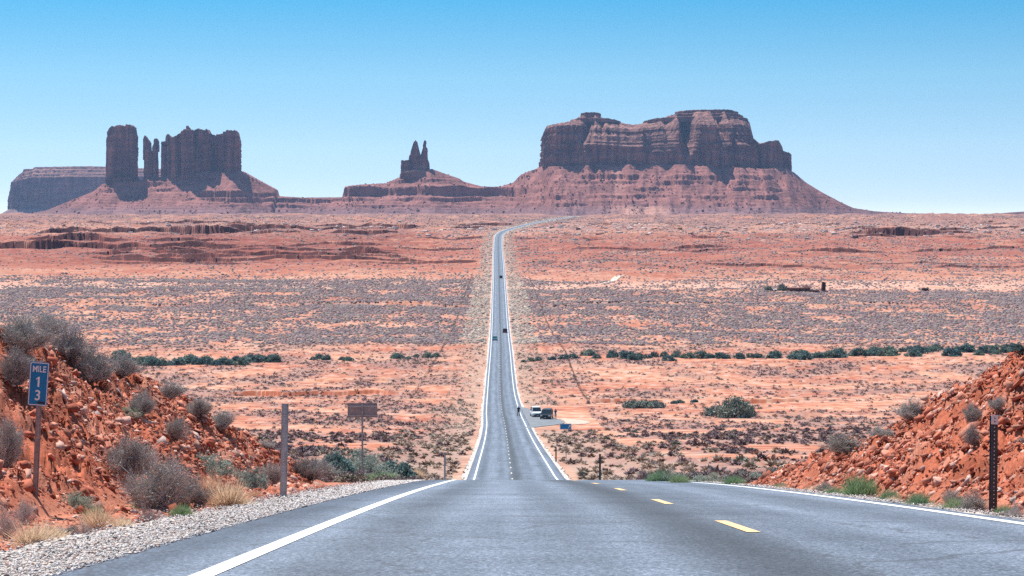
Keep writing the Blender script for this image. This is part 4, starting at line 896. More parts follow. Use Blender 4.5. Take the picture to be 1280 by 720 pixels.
# small dry plants scattered over the banks
for side, word in ((-1, 'left'), (1, 'right')):
    x, d = bank_points(side, 46)
    z = terrain(x, d)
    for i in range(len(x)):
        if side > 0 and i % 2: continue
        s = 0.12 + 0.22 * random.random() ** 1.5
        kd = random.choice(['tw', 'tw', 'tw', 'sg', 'wt'])
        ms, nm, ct = KINDS_[kd]
        place(random.choice(ms), nm, x[i], d[i], z[i], s, s * 0.8, 'small dry plant rooted among the rubble of the %s bank' % word, ct, 'small dry plants on the %s bank' % word)
for i in range(16):                                                         # straw and green growth along the road edges
    d = random.uniform(14, 50); sd = -1 if i < 9 else 1
    x = -4.15 - 0.9 * random.random() if sd < 0 else 5.75 + 0.35 * random.random()
    kd = 'st' if sd < 0 and i % 3 else random.choice(['gr', 'st'])
    ms, nm, ct = KINDS_[kd]; s = random.uniform(0.12, 0.26)
    place(random.choice(ms), nm, x, d, T1(x, d), s, s * 1.1, 'small %s at the %s road edge between the bigger plants' % ('dry straw tuft' if kd == 'st' else 'green clump', 'left' if sd < 0 else 'right'), ct, 'small growth along the %s road edge' % ('left' if sd < 0 else 'right'))
for i, (x, d, z) in enumerate(NEAR_SHRUBS):
    s = 0.30 + 0.45 * random.random() ** 1.5
    side = 'left' if x < XC(d) else 'right'
    me = random.choice(P_VL if random.random() < 0.8 else P_SG)
    place(me, 'valley_shrub', x, d, z, s, s * 0.9, 'low grey purple shrub on sand beyond the crest, %s of the road' % side, 'shrub', 'low shrubs beyond the crest, %s of the road' % side)

# line of dark green bushes in the valley and the larger bushes
def bush_row(us, ys, hpx, word, lab, grp, wmul=1.0):
    for u, y in zip(us, ys):
        x, d, z = hit(u, y); k = d / F; h = hpx * (0.4 + 0.55 * random.random() ** 0.8) * k
        place(random.choice(P_DK), 'dark_bush', x, d, z, h * random.uniform(0.9, 1.5) * wmul, h * 1.15, lab, 'bush', grp)
us = np.concatenate([np.linspace(142, 345, 24)]); bush_row(us + RNG.normal(0, 4, 24), 457 + RNG.normal(0, 1.4, 24) - np.interp(us, [142, 180, 345], [8, 0, 4]), 12, 'left', 'dark green bush in the long row across the valley left of the road', 'dark green bushes in the left valley row')
us = np.linspace(742, 1040, 36); bush_row(us + RNG.normal(0, 5, 36), 447.5 + RNG.normal(0, 1.3, 36), 10.5, 'right', 'dark green bush in the dense row across the valley right of the road', 'dark green bushes in the right valley row')
us = np.concatenate([np.linspace(1040, 1140, 8), np.linspace(1140, 1280, 16)]); bush_row(us + RNG.normal(0, 4, 24), np.concatenate([np.full(8, 444), np.full(16, 441)]) + RNG.normal(0, 2.2, 24), 12, 'right', 'dark bush in the loose row above the right bank', 'dark bushes above the right bank')
us = np.array([392, 400, 408, 428, 436, 497, 510, 520, 535, 545]); bush_row(us, np.array([450, 449, 450, 450, 451, 448, 449, 447, 447, 446]), 8, 'left', 'small dark bush on the sand between the left row and the road', 'small dark bushes left of the road')
us = np.array([655, 664, 673, 690, 705, 716]); bush_row(us, np.array([453, 452, 451, 450, 449, 448]), 7, 'right', 'small dark bush between the road and the right valley row', 'small dark bushes right of the road')
def big_bush(parts, lab):
    x0, d0, z0 = hit(*parts[0][:2]); r = empty('large_bush', (x0, d0, z0), label=lab, category='bush')
    for (u, y, w, h) in parts:
        x, d, z = hit(u, y); k = d / F
        o = bpy.data.objects.new('crown', random.choice(P_SGD)); o.location = (x - x0, d - d0, z - z0); o.scale = (w * k / 2, w * k / 2, h * k * 1.05); o.rotation_euler = (0, 0, random.random() * 6); link(o, r)
    t = MB()
    for j in range(7):
        a = j * 0.9; t.tube((0, 0, 0), (math.cos(a) * 1.2, math.sin(a) * 1.2, 1.5), 0.10, 0.03, 5)
    t.obj('trunk', M['bark'], r)
M['bush_leaf'] = plant_mat('grey_green_leaves', [(0.24, 0.285, 0.25), (0.30, 0.34, 0.28)])
P_SGD = [leafy('large_bush_crown', M['bush_leaf'], 60, 60, 0.8, 0.06, 0.19) for k in range(2)]
big_bush([(916, 522, 46, 29), (893, 520, 30, 14), (932, 521, 28, 20)], 'largest rounded grey green bush standing in the wash on the right')
big_bush([(792, 510, 30, 12), (806, 510, 34, 12), (820, 510, 26, 11)], 'long low grey green bush in the wash left of the rounded bush')
bush_row([842, 850, 868], [505, 504, 503], 6, '', 'small grey bush between the two large bushes in the wash', 'small bushes between the large wash bushes')

# ------------------------------------------------------------------ fences on both sides of the road
M['weathered'] = mat('weathered_wood', (0.13, 0.10, 0.09), rough=0.95, vary=0.3, scale=6)
M['wire'] = mat('rusty_wire', (0.10, 0.075, 0.065), rough=0.7, metal=0.3)
def fence(offs, d0, d1, lab, n=90):
    dd = np.linspace(d0, d1, n); ox = lin(*offs)
    x = XC(dd) + ox(dd); z = terrain(x, dd)
    r = empty('wire_fence', (x[0], d0, z[0]), label=lab, category='fence')
    pm = MB(); pm.tube((0, 0, -.2), (0, 0, 1.25), 0.06, 0.05, 6); proto = None
    w = MB()
    for i in range(n):
        if proto is None: o = pm.obj('post', M['weathered'], r); proto = o
        else: o = proto.copy(); link(o, r)
        o.location = (x[i] - x[0], dd[i] - d0, z[i] - z[0])
        if i: 
            for h in (0.35, 0.7, 1.1): w.tube((x[i - 1] - x[0], dd[i - 1] - d0, z[i - 1] - z[0] + h), (x[i] - x[0], dd[i] - d0, z[i] - z[0] + h), 0.012, None, 3)
    w.obj('wire', M['wire'], r)
    m = int((d1 - d0) * 0.75); d = RNG.uniform(d0, d1, m); xx = XC(d) + ox(d) + RNG.normal(0, .12, m)
    tuft_mesh('tumbleweed_litter', xx, d, terrain(xx, d), 0.15 + 0.35 * RNG.random(m) ** 1.5, np.tile([0.22, 0.165, 0.16], (m, 1)), 14, 'dry weeds caught along the wire fence')
fence(([480, 800, 1330], [-21, -20, -17]), 480, 1330, 'wire fence with weeds running up the valley left of the road')
fence(([450, 700, 928, 1290], [19.0, 22, 20.5, 19]), 452, 1290, 'wire fence with weeds running up the valley right of the road')

# ------------------------------------------------------------------ signs and posts
M['galv'] = mat('galvanised_steel', (0.36, 0.37, 0.39), rough=0.5, metal=0.6, vary=0.15, scale=15)
M['rusty'] = mat('brown_steel', (0.33, 0.29, 0.285), rough=0.7, metal=0.3, vary=0.3, scale=12)
M['sign_blue'] = mat('sign_blue', (0.008, 0.21, 0.45), rough=0.45, vary=0.08, scale=6)
M['sign_white'] = mat('sign_white', (0.82, 0.84, 0.86), rough=0.5)
M['black'] = mat('black_plastic', (0.035, 0.042, 0.055), rough=0.5, vary=0.3, scale=10)
M['grey_post'] = mat('grey_flexible_post', (0.31, 0.335, 0.365), rough=0.6, vary=0.25, scale=10)
M['reflector'] = mat('silver_reflector', (0.55, 0.60, 0.66), rough=0.35, metal=0.3)
def channel(mb, w, dp, t, z0, z1, lean=0.0):
    """U-channel: web towards the camera, two flanges behind"""
    for lo, hi in (((-w / 2, 0, z0), (w / 2, t, z1)), ((-w / 2, t, z0), (-w / 2 + t, dp, z1)), ((w / 2 - t, t, z0), (w / 2, dp, z1)),
                   ((-w / 2 - .016, dp, z0), (-w / 2 + t, dp + t, z1)), ((w / 2 - t, dp, z0), (w / 2 + .016, dp + t, z1))): mb.box(lo, hi)
    return mb
def plate(mb, w, h, t, r, y=0.0, z=0.0, n=5):
    pts = []
    for cx, cz, a0 in ((w / 2 - r, h / 2 - r, 0), (-w / 2 + r, h / 2 - r, 90), (-w / 2 + r, -h / 2 + r, 180), (w / 2 - r, -h / 2 + r, 270)):
        for k in range(n): a = R(a0 + 90 * k / (n - 1)); pts.append((cx + r * math.cos(a), cz + r * math.sin(a)))
    return mb.loft([[(p[0], y + yy, z + p[1]) for p in pts] for yy in (t, 0)])
def frame_plate(mb, w, h, wd, t, r, y, z, n=5):
    rings = []
    for (W_, H_, rr) in ((w, h, r), (w - 2 * wd, h - 2 * wd, max(.001, r - wd))):
        pts = []
        for cx, cz, a0 in ((W_ / 2 - rr, H_ / 2 - rr, 0), (-W_ / 2 + rr, H_ / 2 - rr, 90), (-W_ / 2 + rr, -H_ / 2 + rr, 180), (W_ / 2 - rr, -H_ / 2 + rr, 270)):
            for k in range(n): a = R(a0 + 90 * k / (n - 1)); pts.append((cx + rr * math.cos(a), y, z + cz + rr * math.sin(a)))
        rings.append(pts)
    return mb.loft(rings, False)
def lettering(txt, size, x, y, z, m, parent, sx=1.0):
    cu = bpy.data.curves.new('lettering', 'FONT'); cu.body = txt; cu.size = size; cu.align_x = 'CENTER'; cu.align_y = 'CENTER'; cu.extrude = 0.0008; cu.offset = size * 0.012
    tmp = bpy.data.objects.new('lettering_curve', cu); COL.objects.link(tmp)
    bpy.context.view_layer.update()
    me = bpy.data.meshes.new_from_object(tmp.evaluated_get(bpy.context.evaluated_depsgraph_get()))
    bpy.data.objects.remove(tmp); me.materials.clear(); me.materials.append(m)
    o = bpy.data.objects.new('lettering', me); o.location = (x, y, z); o.rotation_euler = (R(90), 0, 0); o.scale = (sx, 1, 1)
    return link(o, parent)
def post_local(r, name, mb, m, lean): 
    o = mb.obj(name, m, r); o.rotation_euler = (0, lean, 0); return o
# mile marker
x, d, z = hit(43, 618)
k = d / F; H = 167 * k; PH = 54.5 * k; PW = 24.5 * k
ms = empty('mile_marker', (x, d, z - 0.02), label='blue mile marker sign reading MILE 13 on the left bank', category='road sign')
ms.rotation_euler = (0, R(2.4), R(-4))
channel(MB(), 6.2 * k * .62, .03, .005, -.3, H - PH * 0.35).obj('post', M['rusty'], ms)
pan = plate(MB(), PW, PH, .004, .02).obj('sign_panel', M['sign_blue'], ms); pan.location = (0.0, -0.02, H - PH / 2); pan.rotation_euler = (0, R(1.6), 0)
frame_plate(MB(), PW - .012, PH - .012, .009, 0, .018, -.003, 0).obj('border', M['sign_white'], pan)
lettering('MILE', PH * 0.20, 0, -.004, PH * 0.335, M['sign_white'], pan, 0.80)
q = PH * .115
MB().add([(-.02 * PH, -.004, -q), (.022 * PH, -.004, -q), (.022 * PH, -.004, q), (-.01 * PH, -.004, q), (-.062 * PH, -.004, q * .58), (-.055 * PH, -.004, q * .38), (-.02 * PH, -.004, q * .56)], [(0, 1, 2, 3, 6), (3, 4, 5, 6)]).obj('lettering', M['sign_white'], pan).location = (0, 0, PH * .05)
lettering('3', PH * 0.33, 0.0, -.004, -PH * 0.27, M['sign_white'], pan, 0.95)
MB().box((PW * .02, -.005, -PH * .445), (PW * .40, -.003, -PH * .40)).obj('sticker', M['black'], pan)
bo = MB()
for zz in (PH * .44, -PH * .46): bo.tube((0, -.003, zz), (0, -.009, zz), .007, None, 8)
bo.obj('bolt', M['galv'], pan)
def delineator(u, ytop, yfoot, wpx, m, lab, cap=False, holes=True, lean=0.0, dfix=None):
    if dfix: d = dfix; x = (u - 640) * d / F; z = T1(x, d)
    else: x, d, z = hit(u, yfoot)
    k = d / F; h = (YH - ytop) * k - z; w = wpx * k
    r = empty('delineator_post', (x, d, z - .02), label=lab, category='roadside post'); r.rotation_euler = (0, lean, random.uniform(-.1, .1))
    channel(MB(), w, w * .5, .006, -.3, h).obj('post', m, r)
    if holes:
        hb = MB()
        for i in range(int(h / .05) - 4):
            zz = .12 + i * .05
            hb.tube((0, .001, zz), (0, -.002, zz), .0075, None, 6)
        hb.obj('bolt_holes', M['reflector'], r)
    if cap:
        c = MB(); c.box((-w * .62, -.012, h - .105), (w * .62, -.004, h + .012), .003); c.obj('reflector', M['reflector'], r)
        b_ = MB()
        for zz in (h - .03, h - .07): b_.tube((0, -.012, zz), (0, -.016, zz), .009, None, 8)
        b_.obj('bolt', M['black'], r)
    return r
delineator(1242, 518, 643, 7.2, M['black'], 'black roadside post with silver top plate at the right road edge', True, True, R(0.6))
delineator(353.5, 503, 625, 6.2, M['grey_post'], 'grey steel roadside post on the gravel at the left road edge', False, True, R(1.2))
delineator(750, 567, 601, 1.8, M['black'], 'thin dark post standing just beyond the crest right of the road', False, False, 0, 114)
delineator(556, 565, 599, 1.5, M['grey_post'], 'thin grey post standing just beyond the crest left of the road', False, False, 0, 114)
delineator(695, 559, 577, 1.3, M['black'], 'short dark post farther down the right road edge below the blue sign', False, False, 0, 205)
# back of a sign, left
d = 92.0; x = (453 - 640) * d / F; z = T1(x, d); k = d / F; H = (YH - 504) * k - z
sb = empty('road_sign', (x, d, z), R(3), label='brown-grey back of a wide sign on a single thin post left of the road', category='road sign')
MB().tube((0, 0, -.3), (0, 0, H - 2 * k), .045, .04, 8).obj('post', M['rusty'], sb)
pb = plate(MB(), 37 * k, 18 * k, .006, .03).obj('sign_panel', mat('bare_aluminium', (0.30, 0.25, 0.25), rough=0.5, metal=0.4, vary=0.2, scale=5), sb); pb.location = (0, .06, H - 9 * k)
br = MB(); br.box((-17.5 * k, -.04, 4.0 * k), (17.5 * k, -.002, 6.2 * k)); br.box((-17.5 * k, -.04, -6.6 * k), (17.5 * k, -.002, -5.4 * k)); br.obj('brace', M['galv'], pb)
# blue sign at the turnout
d = 215.0; x = (707 - 640) * d / F; z = T1(x, d); k = d / F; H = (YH - 529.5) * k - z
bs = empty('blue_road_sign', (x, d, z), R(2), label='small blue sign with a white arrow pointing to the turnout', category='road sign')
MB().tube((0.05, 0, -.3), (0.05, 0, H - 1 * k), .04, None, 8).obj('post', M['rusty'], bs)
pb = plate(MB(), 14.4 * k, 7.2 * k, .008, .05).obj('sign_panel', M['sign_blue'], bs); pb.location = (0, -.06, H - 3.6 * k)
frame_plate(MB(), 14.0 * k, 6.8 * k, .03, 0, .05, -.004, 0).obj('border', M['sign_white'], pb)
ar = MB(); ar.add([(3.2 * k, -.005, -1.6 * k), (3.8 * k, -.005, -2.0 * k), (5.4 * k, -.005, .3 * k), (6.1 * k, -.005, -.2 * k), (6.0 * k, -.005, 2.2 * k), (3.9 * k, -.005, 1.3 * k), (4.7 * k, -.005, .8 * k)], [(0, 1, 2, 6), (2, 3, 4, 5, 6)])
ar.obj('arrow', M['sign_white'], pb)

# ------------------------------------------------------------------ vehicles
M['tyre'] = mat('tyre', (0.02, 0.02, 0.022), rough=0.9, vary=0.2)
M['rim'] = mat('alloy', (0.5, 0.5, 0.52), rough=0.35, metal=0.8)
M['glass'] = mat('car_glass', (0.02, 0.03, 0.04), rough=0.08, spec=0.6)
M['lamp'] = mat('lamp_lens', (0.75, 0.76, 0.78), rough=0.15, spec=0.6)
M['tail'] = mat('tail_lens', (0.35, 0.01, 0.01), rough=0.2)
M['plate_w'] = mat('number_plate_blank', (0.6, 0.6, 0.58), rough=0.5)
def paint(n, c): return mat(n, c, rough=0.28, spec=0.5, vary=0.05, scale=2)
def vehicle(name, pm, loc, rz, lab, L=4.6, Wd=1.86, H=1.75, suv=True, pitch=0.0):
    """front towards local -Y"""
    r = empty(name, loc, rz, label=lab, category='car'); r.rotation_euler = (pitch, 0, rz)
    h = H; hl = L / 2; hw = Wd / 2
    def sec(y, zb, zt, w, tuck=0.9): return [(-w * .94, y, zb), (w * .94, y, zb), (w, y, zb + .25), (w, y, (zb + zt) / 2 + .1), (w * tuck, y, zt), (-w * tuck, y, zt), (-w, y, (zb + zt) / 2 + .1), (-w, y, zb + .25)]
    hood = 1.02 if suv else .86; deck = hood + .02
    b = MB(); b.loft([sec(-hl, .42, hood - .25, hw * .86), sec(-hl + .12, .30, hood - .1, hw * .95), sec(-hl + .5, .26, hood - .02, hw), sec(-hl + 1.25, .26, hood + .04, hw), sec(hl - .55, .26, deck + .04, hw), sec(hl - .1, .32, deck, hw * .96), sec(hl, .45, deck - .18, hw * .88)])
    body = b.obj('body', pm, r)
    rear = hl - .12 if suv else hl - .95
    zt = h
    def top(y, z, w): return [(-w, y, z), (w, y, z)]
    lo = [(-hw * .93, -hl + 1.15, hood), (hw * .93, -hl + 1.15, hood), (hw * .93, rear, deck), (-hw * .93, rear, deck)]
    up = [(-hw * .76, -hl + 1.95, zt - .06), (hw * .76, -hl + 1.95, zt - .06), (hw * .76, rear - .35, zt - .08), (-hw * .76, rear - .35, zt - .08)]
    gh = MB(); gh.loft([lo, up]); gh.obj('window', M['glass'], r)
    rf = MB(); rf.loft([[(p[0] * 1.04, p[1] + (.04 if i > 1 else -.04), p[2]) for i, p in enumerate(up)], [(p[0] * .92, p[1] + (-.15 if i > 1 else .15), p[2] + .08) for i, p in enumerate(up)]]); rf.obj('roof', pm, r)
    pl = MB()
    for i in range(4):
        a, c = Vector(lo[i]), Vector(up[i]); o = Vector((math.copysign(.012, a.x), -.012 if i < 2 else .012, 0)); pl.tube(a + o, c + o, .045, .04, 5)
    for sx in (-1, 1):
        pl.tube((sx * hw * .94, .15, deck), (sx * hw * .775, .15, zt - .06), .04, None, 5)
    pl.obj('pillar', pm, r)
    for sx in (-1, 1):
        for y in (-hl + .85, hl - .85):
            w = MB(); w.tube((sx * (hw - .2), y, .34), (sx * (hw + .015), y, .34), .34, None, 18); o = w.obj('wheel', M['tyre'], r)
            q = MB(); q.tube((sx * (hw + .015), y, .34), (sx * (hw + .025), y, .34), .21, None, 14); q.obj('rim', M['rim'], o)
        l = MB(); l.box((sx * hw * .72 - .17, -hl - .005, hood - .38), (sx * hw * .72 + .17, -hl + .1, hood - .2), .02); l.obj('headlight', M['lamp'], r)
        l = MB(); l.box((sx * hw * .78 - .1, hl - .1, hood - .35), (sx * hw * .78 + .1, hl + .01, hood - .1), .02); l.obj('tail_light', M['tail'], r)
        mr = MB(); mr.box((sx * (hw + .1) - .1, -hl + 1.35, hood), (sx * (hw + .1) + .1, -hl + 1.5, hood + .16), .03); mr.obj('mirror', pm, r)
    g = MB(); g.box((-hw * .5, -hl - .012, .52), (hw * .5, -hl + .05, hood - .3), .02); g.obj('grille', M['black'], r)
    bp = MB(); bp.box((-hw * .88, -hl - .05, .36), (hw * .88, -hl + .12, .52), .03); bp.obj('bumper', M['black'], r)
    n = MB(); n.box((-.16, -hl - .056, .39), (.16, -hl - .05, .49)); n.obj('number_plate', M['plate_w'], r)
    return r
def road_at(d): return float(ZR(d))
def rpitch(d): return math.atan((float(ZR(d + 3)) - float(ZR(d - 3))) / 6)
P_white, P_black, P_red, P_teal = paint('white_paintwork', (.75, .77, .78)), paint('black_paintwork', (.012, .015, .02)), paint('dark_red_paintwork', (.09, .012, .016)), paint('teal_paintwork', (.03, .20, .24))
vehicle('sports_utility_vehicle', P_white, (4.55, 390, road_at(390) + .015), R(6), 'white boxy car parked on the turnout left of the black one', 4.7, 1.9, 1.85, True, -0)
vehicle('sports_utility_vehicle', P_black, (6.35, 380, road_at(380) + .015), R(-8), 'black boxy car parked on the turnout beside the white one', 4.7, 1.98, 1.8)
for (u, d, pmm, rz, lab, suv, nm) in ((618.6, 785, P_teal, 0, 'teal car driving towards the viewer in the left lane of the distant road', False, 'car'), (631.3, 842, P_red, math.pi, 'dark red car driving away in the right lane of the distant road', True, 'car'),
                                    (626.2, 1290, P_black, math.pi, 'tiny dark car farthest up the straight road', True, 'car')):
    v = vehicle(nm, pmm, ((u - 640) * d / F, d, road_at(d) + .01), rz, lab, 4.6, 1.85, 1.7 if suv else 1.5, suv, rpitch(d) * (1 if rz == 0 else -1))

# ------------------------------------------------------------------ people
M['skin'] = mat('skin', (0.42, 0.24, 0.17), rough=0.6, vary=0.05)
M['hair'] = mat('dark_hair', (0.03, 0.022, 0.018), rough=0.7)
def skin_mesh(verts, edges, radii, sub=1, root=0):
    me = bpy.data.meshes.new('figure'); me.from_pydata(verts, edges, []); o = bpy.data.objects.new('figure_tmp', me); COL.objects.link(o)
    md = o.modifiers.new('skin', 'SKIN'); md.use_smooth_shade = True; s = o.modifiers.new('sub', 'SUBSURF'); s.levels = s.render_levels = sub
    for i, rr in enumerate(radii): me.skin_vertices[0].data[i].radius = (rr, rr) if not isinstance(rr, tuple) else rr
    me.skin_vertices[0].data[root].use_root = True
    bpy.context.view_layer.update()
    out = bpy.data.meshes.new_from_object(o.evaluated_get(bpy.context.evaluated_depsgraph_get())); bpy.data.objects.remove(o)
    return out
def person(loc, rz, lab, shirt, legs_m, shoe_m, stride=0.0, arms='down', shorts=False, H=1.76):
    r = empty('person', loc, rz, label=lab, category='person')
    sy = stride
    J = {'pel': (0, 0, .95), 'waist': (0, 0, 1.08), 'chest': (0, -.01, 1.30), 'neck': (0, 0, 1.47), 'nk2': (0, -.01, 1.54), 'head': (0, -.02, 1.64), 'crown': (0, -.01, 1.74)}
    for s, sg in (('l', -1), ('r', 1)):
        f = sy * sg
        J.update({'hip' + s: (.09 * sg, 0, .90), 'kn' + s: (.11 * sg, -f * .45 - .03, .50), 'an' + s: (.12 * sg, -f * .9 + .02, .09), 'toe' + s: (.14 * sg, -f * .9 - .14, .035),
                  'sh' + s: (.19 * sg, 0, 1.43)})
        if arms == 'cam': J.update({'el' + s: (.27 * sg, -.10, 1.19), 'wr' + s: (.10 * sg, -.30, 1.42), 'ha' + s: (.07 * sg, -.34, 1.52)})
        else: J.update({'el' + s: (.26 * sg, f * .25 + .02, 1.15), 'wr' + s: (.27 * sg, f * .45 - .05, .92), 'ha' + s: (.27 * sg, f * .5 - .08, .82)})
    names = list(J); ix = {n: i for i, n in enumerate(names)}
    E = [('pel', 'waist'), ('waist', 'chest'), ('chest', 'neck'), ('neck', 'nk2'), ('nk2', 'head'), ('head', 'crown')]
    for s in 'lr': E += [('pel', 'hip' + s), ('hip' + s, 'kn' + s), ('kn' + s, 'an' + s), ('an' + s, 'toe' + s), ('neck', 'sh' + s), ('sh' + s, 'el' + s), ('el' + s, 'wr' + s), ('wr' + s, 'ha' + s)]
    rad = {'pel': (.15, .11), 'waist': (.13, .10), 'chest': (.16, .11), 'neck': (.09, .08), 'nk2': .055, 'head': (.085, .10), 'crown': (.06, .07)}
    for s in 'lr': rad.update({'hip' + s: .095, 'kn' + s: .06, 'an' + s: .042, 'toe' + s: .035, 'sh' + s: .065, 'el' + s: .045, 'wr' + s: .03, 'ha' + s: .036})
    me = skin_mesh([J[n] for n in names], [(ix[a], ix[b]) for a, b in E], [rad[n] for n in names], 1)
    me.materials.clear(); me.materials.append(M['skin']); link(bpy.data.objects.new('body', me), r)
    def garment(nm, keys, edges, grow, m, root):
        kx = {n: i for i, n in enumerate(keys)}
        g = lambda v: tuple(q + grow for q in v) if isinstance(v, tuple) else v + grow
        e2 = skin_mesh([J[n] for n in keys], [(kx[a], kx[b]) for a, b in edges], [g(rad[n]) for n in keys], 1, kx[root]); e2.materials.clear(); e2.materials.append(m); link(bpy.data.objects.new(nm, e2), r)
    garment('shirt', ['pel', 'waist', 'chest', 'neck', 'shl', 'ell', 'shr', 'elr'], [('pel', 'waist'), ('waist', 'chest'), ('chest', 'neck'), ('neck', 'shl'), ('shl', 'ell'), ('neck', 'shr'), ('shr', 'elr')], .018, shirt, 'pel')
    if shorts: garment('shorts', ['pel', 'hipl', 'knl', 'hipr', 'knr'], [('pel', 'hipl'), ('hipl', 'knl'), ('pel', 'hipr'), ('hipr', 'knr')], .022, legs_m, 'pel')
    else: garment('trousers', ['pel', 'hipl', 'knl', 'anl', 'hipr', 'knr', 'anr'], [('pel', 'hipl'), ('hipl', 'knl'), ('knl', 'anl'), ('pel', 'hipr'), ('hipr', 'knr'), ('knr', 'anr')], .02, legs_m, 'pel')
    for s in 'lr':
        a, t = Vector(J['an' + s]), Vector(J['toe' + s]); b = MB(); b.box((t.x - .05, t.y - .04, 0), (t.x + .05, a.y + .07, .10), .02); b.obj('shoe', shoe_m, r)
        hnd = Vector(J['ha' + s]); wr = Vector(J['wr' + s]); dv = (hnd - wr).normalized()
        fb = MB()
        for q in range(4):
            p = hnd + Vector((0, (q - 1.5) * .018, 0)); ln = (.065, .078, .074, .058)[q]; fb.tube(p, p + dv * ln * .5, .009, .008, 6); fb.tube(p + dv * ln * .5, p + dv * ln * .9 + Vector((0, -.012, 0)), .008, .006, 6)
        p = hnd - dv * .03; fb.tube(p, p + dv * .05 + Vector((0, -.05, 0)), .010, .008, 6); fb.obj('fingers', M['skin'], r)
    hb = MB(); rings = []
    for (zz, rr) in ((1.60, .098), (1.66, .104), (1.72, .096), (1.765, .066), (1.785, .02)):
        rings.append([(rr * .92 * math.cos(t), .015 + rr * math.sin(t) * (1.0 if math.sin(t) > 0 else .72), zz) for t in [2 * math.pi * k / 14 for k in range(14)]])
    hb.loft(rings); hb.obj('hair', M['hair'], r, True)
    nb = MB(); nb.add([(-.014, -.118, 1.60), (.014, -.118, 1.60), (0, -.142, 1.605), (0, -.115, 1.65)], [(0, 1, 2), (0, 2, 3), (1, 3, 2)]); nb.obj('nose', M['skin'], r)
    if arms == 'cam': c = MB(); c.box((-.07, -.42, 1.52), (.07, -.34, 1.61), .012); c.tube((0, -.42, 1.565), (0, -.50, 1.565), .035, .037, 10); c.obj('camera_body', M['black'], r)
    r.scale = (H / 1.76,) * 3
    return r
black_cloth, blue_cloth, shorts_m = mat('black_cloth', (.018, .018, .022), rough=.9, vary=.3), mat('navy_cloth', (.02, .05, .13), rough=.9, vary=.2), mat('pale_cloth', (.55, .42, .38), rough=.9, vary=.2)
person((1.25, 393, road_at(393) + .005), R(12), 'person in black walking on the road beside the turnout', black_cloth, black_cloth, M['black'], .32, 'down', False, 1.9)
person((7.9, 378, road_at(378) + .012), R(150), 'person in navy top and pale shorts standing right of the parked cars', blue_cloth, shorts_m, M['sign_white'], .04, 'cam', True, 1.86)

# ------------------------------------------------------------------ homestead on the far right
M['adobe'] = mat('brown_adobe', (0.17, 0.075, 0.06), rough=0.95, vary=0.25, scale=1.2)
M['dark_wood'] = mat('dark_timber', (0.05, 0.026, 0.024), rough=0.95, vary=0.3, scale=2)
hx, hd, hz = hit(1001, 364.5); k = hd / F
ho = empty('farm_house', (hx, hd, hz - .1), R(4), label='long low brown house with a raised roof part on the far right plain', category='house')
MB().box((-14 * k, 0, -.5), (12 * k, 7, 4.6 * k)).obj('wall', M['adobe'], ho)
rf = MB(); rf.loft([[(-14.6 * k, -.3, 4.6 * k), (12.6 * k, -.3, 4.6 * k), (12.6 * k, 7.3, 4.6 * k), (-14.6 * k, 7.3, 4.6 * k)], [(-13.6 * k, 1.5, 5.3 * k), (11 * k, 1.5, 5.3 * k), (11 * k, 5.5, 5.3 * k), (-13.6 * k, 5.5, 5.3 * k)]]); ro = rf.obj('roof', M['adobe'], ho)
rr = MB(); rr.loft([[(4 * k, .6, 5.2 * k), (15 * k, .6, 5.2 * k), (15 * k, 6, 5.2 * k), (4 * k, 6, 5.2 * k)], [(5 * k, 2, 7.6 * k), (9 * k, 2, 7.8 * k), (9 * k, 5, 7.8 * k), (5 * k, 5, 7.6 * k)]]); rr.obj('raised_roof', M['adobe'], ho)
MB().box((-2 * k, -.06, 0), (0.4 * k, -.01, 3.6 * k)).obj('door', M['dark_wood'], ho)
for a in (-10, -6, 4, 8): MB().box((a * k, -.06, 1.8 * k), ((a + 1.6) * k, -.01, 3.2 * k)).obj('window', M['glass'], ho)
x, d, z = hit(1018, 366); k = d / F
sh = empty('low_shed', (x, d, z), R(-3), label='low brown shed in front of the right end of the long house', category='shed')
MB().box((-6 * k, 0, -.4), (6 * k, 4, 2.2 * k)).obj('wall', M['adobe'], sh); MB().loft([[(-6.4 * k, -.2, 2.2 * k), (6.4 * k, -.2, 2.2 * k), (6.4 * k, 4.2, 2.2 * k), (-6.4 * k, 4.2, 2.2 * k)], [(-6.2 * k, 0, 2.9 * k), (6 * k, 0, 2.7 * k), (6 * k, 4, 3.2 * k), (-6.2 * k, 4, 3.3 * k)]]).obj('roof', M['dark_wood'], sh)
x, d, z = hit(1029, 364.5); k = d / F
tw = empty('timber_tower', (x, d, z), R(8), label='dark narrow leaning tower standing right of the long brown house', category='tower')
t = MB()
for sx in (-1, 1):
    for sy in (-1, 1): t.tube((sx * 2.0 * k, sy * 1.0, -.3), (sx * 1.7 * k + .5 * k, sy * .9, 7 * k), .16, None, 6)
t.obj('leg', M['dark_wood'], tw)
MB().loft([[(-2.2 * k, -1.1, .9 * k), (1.9 * k, -1.1, .9 * k), (1.9 * k, 1.1, .9 * k), (-2.2 * k, 1.1, .9 * k)], [(-1.3 * k, -1.1, 10.6 * k), (2.7 * k, -1.1, 10.2 * k), (2.7 * k, 1.1, 10.2 * k), (-1.3 * k, 1.1, 10.6 * k)], [(-.9 * k, -1, 12.2 * k), (2.4 * k, -1, 11.4 * k), (2.4 * k, 1, 11.4 * k), (-.9 * k, 1, 12.2 * k)]]).obj('cladding', M['dark_wood'], tw)
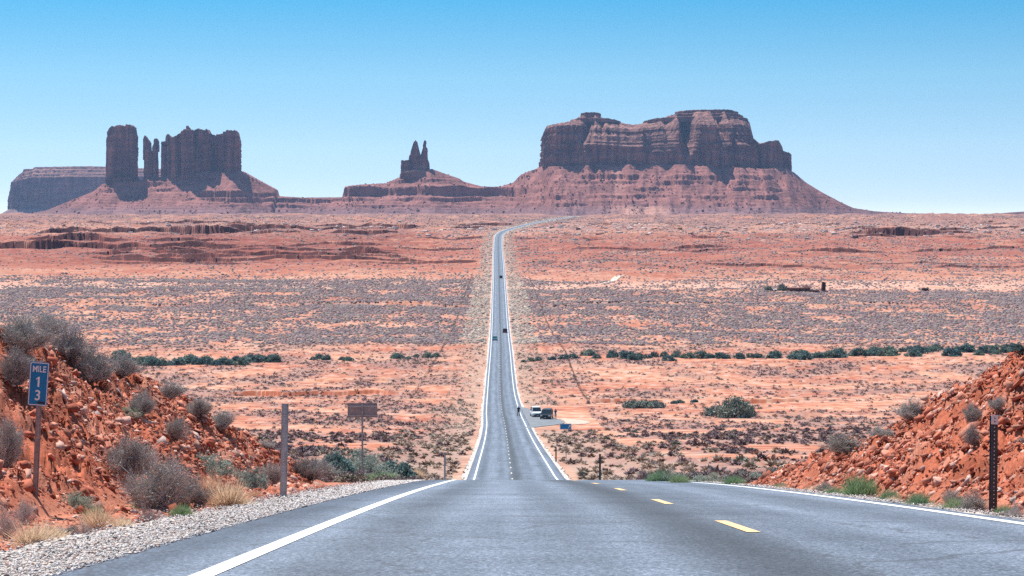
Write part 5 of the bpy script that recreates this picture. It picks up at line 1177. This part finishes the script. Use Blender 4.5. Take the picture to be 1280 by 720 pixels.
x, d, z = hit(1158, 364); k = d / F
hut = empty('small_hut', (x, d, z), R(15), label='tiny dark hut alone on the plain at the far right', category='hut')
MB().box((-3.6 * k, 0, -.3), (3 * k, 3, 2.4 * k)).obj('wall', M['dark_wood'], hut); MB().loft([[(-3.9 * k, -.2, 2.4 * k), (3.2 * k, -.2, 2.4 * k), (3.2 * k, 3.2, 2.4 * k), (-3.9 * k, 3.2, 2.4 * k)], [(-3 * k, .4, 4 * k), (4.6 * k, .4, 3.2 * k), (4.6 * k, 2.6, 3.2 * k), (-3 * k, 2.6, 4 * k)]]).obj('roof', M['dark_wood'], hut)
for (u, y, w, h, lab) in ((961, 363.5, 12, 7.5, 'round grey bush left of the long brown house'), (978, 363.5, 13, 11, 'taller grey tree-like bush touching the long brown house')):
    x, d, z = hit(u, y); k = d / F; place(random.choice(P_SGD), 'large_bush', x, d, z, w * k / 2, h * k, lab, 'bush')
x, d, z = hit(969.5, 364); k = d / F
ct = empty('camper', (x, d, z), R(20), label='small white camper between the two bushes by the brown house', category='camper')
MB().box((-2.0 * k, 0, .25), (2.0 * k, 2, 2.4 * k), .12).obj('body', M['sign_white'], ct)
for sx in (-1, 1): MB().tube((sx * 1.0 * k, -.08, .28), (sx * 1.0 * k, .1, .28), .28, None, 12).obj('wheel', M['tyre'], ct)
MB().box((-1.2 * k, -.02, 1.2 * k), (.2 * k, -.003, 1.9 * k)).obj('window', M['glass'], ct)

# ------------------------------------------------------------------ haze
hz_m = bpy.data.materials.new('haze'); hz_m.use_nodes = True; nt = hz_m.node_tree; nt.nodes.clear()
mo = nt.nodes.new('ShaderNodeOutputMaterial'); pv = nt.nodes.new('ShaderNodeVolumePrincipled')
pv.inputs['Color'].default_value = (0.42, 0.62, 1.0, 1); pv.inputs['Density'].default_value = 2.7e-5; pv.inputs['Anisotropy'].default_value = 0.2
nt.links.new(pv.outputs[0], mo.inputs['Volume'])
hzb = MB().box((-9600, -9600, -46), (9600, 10400, 420)).obj('haze', hz_m, None, kind='stuff')
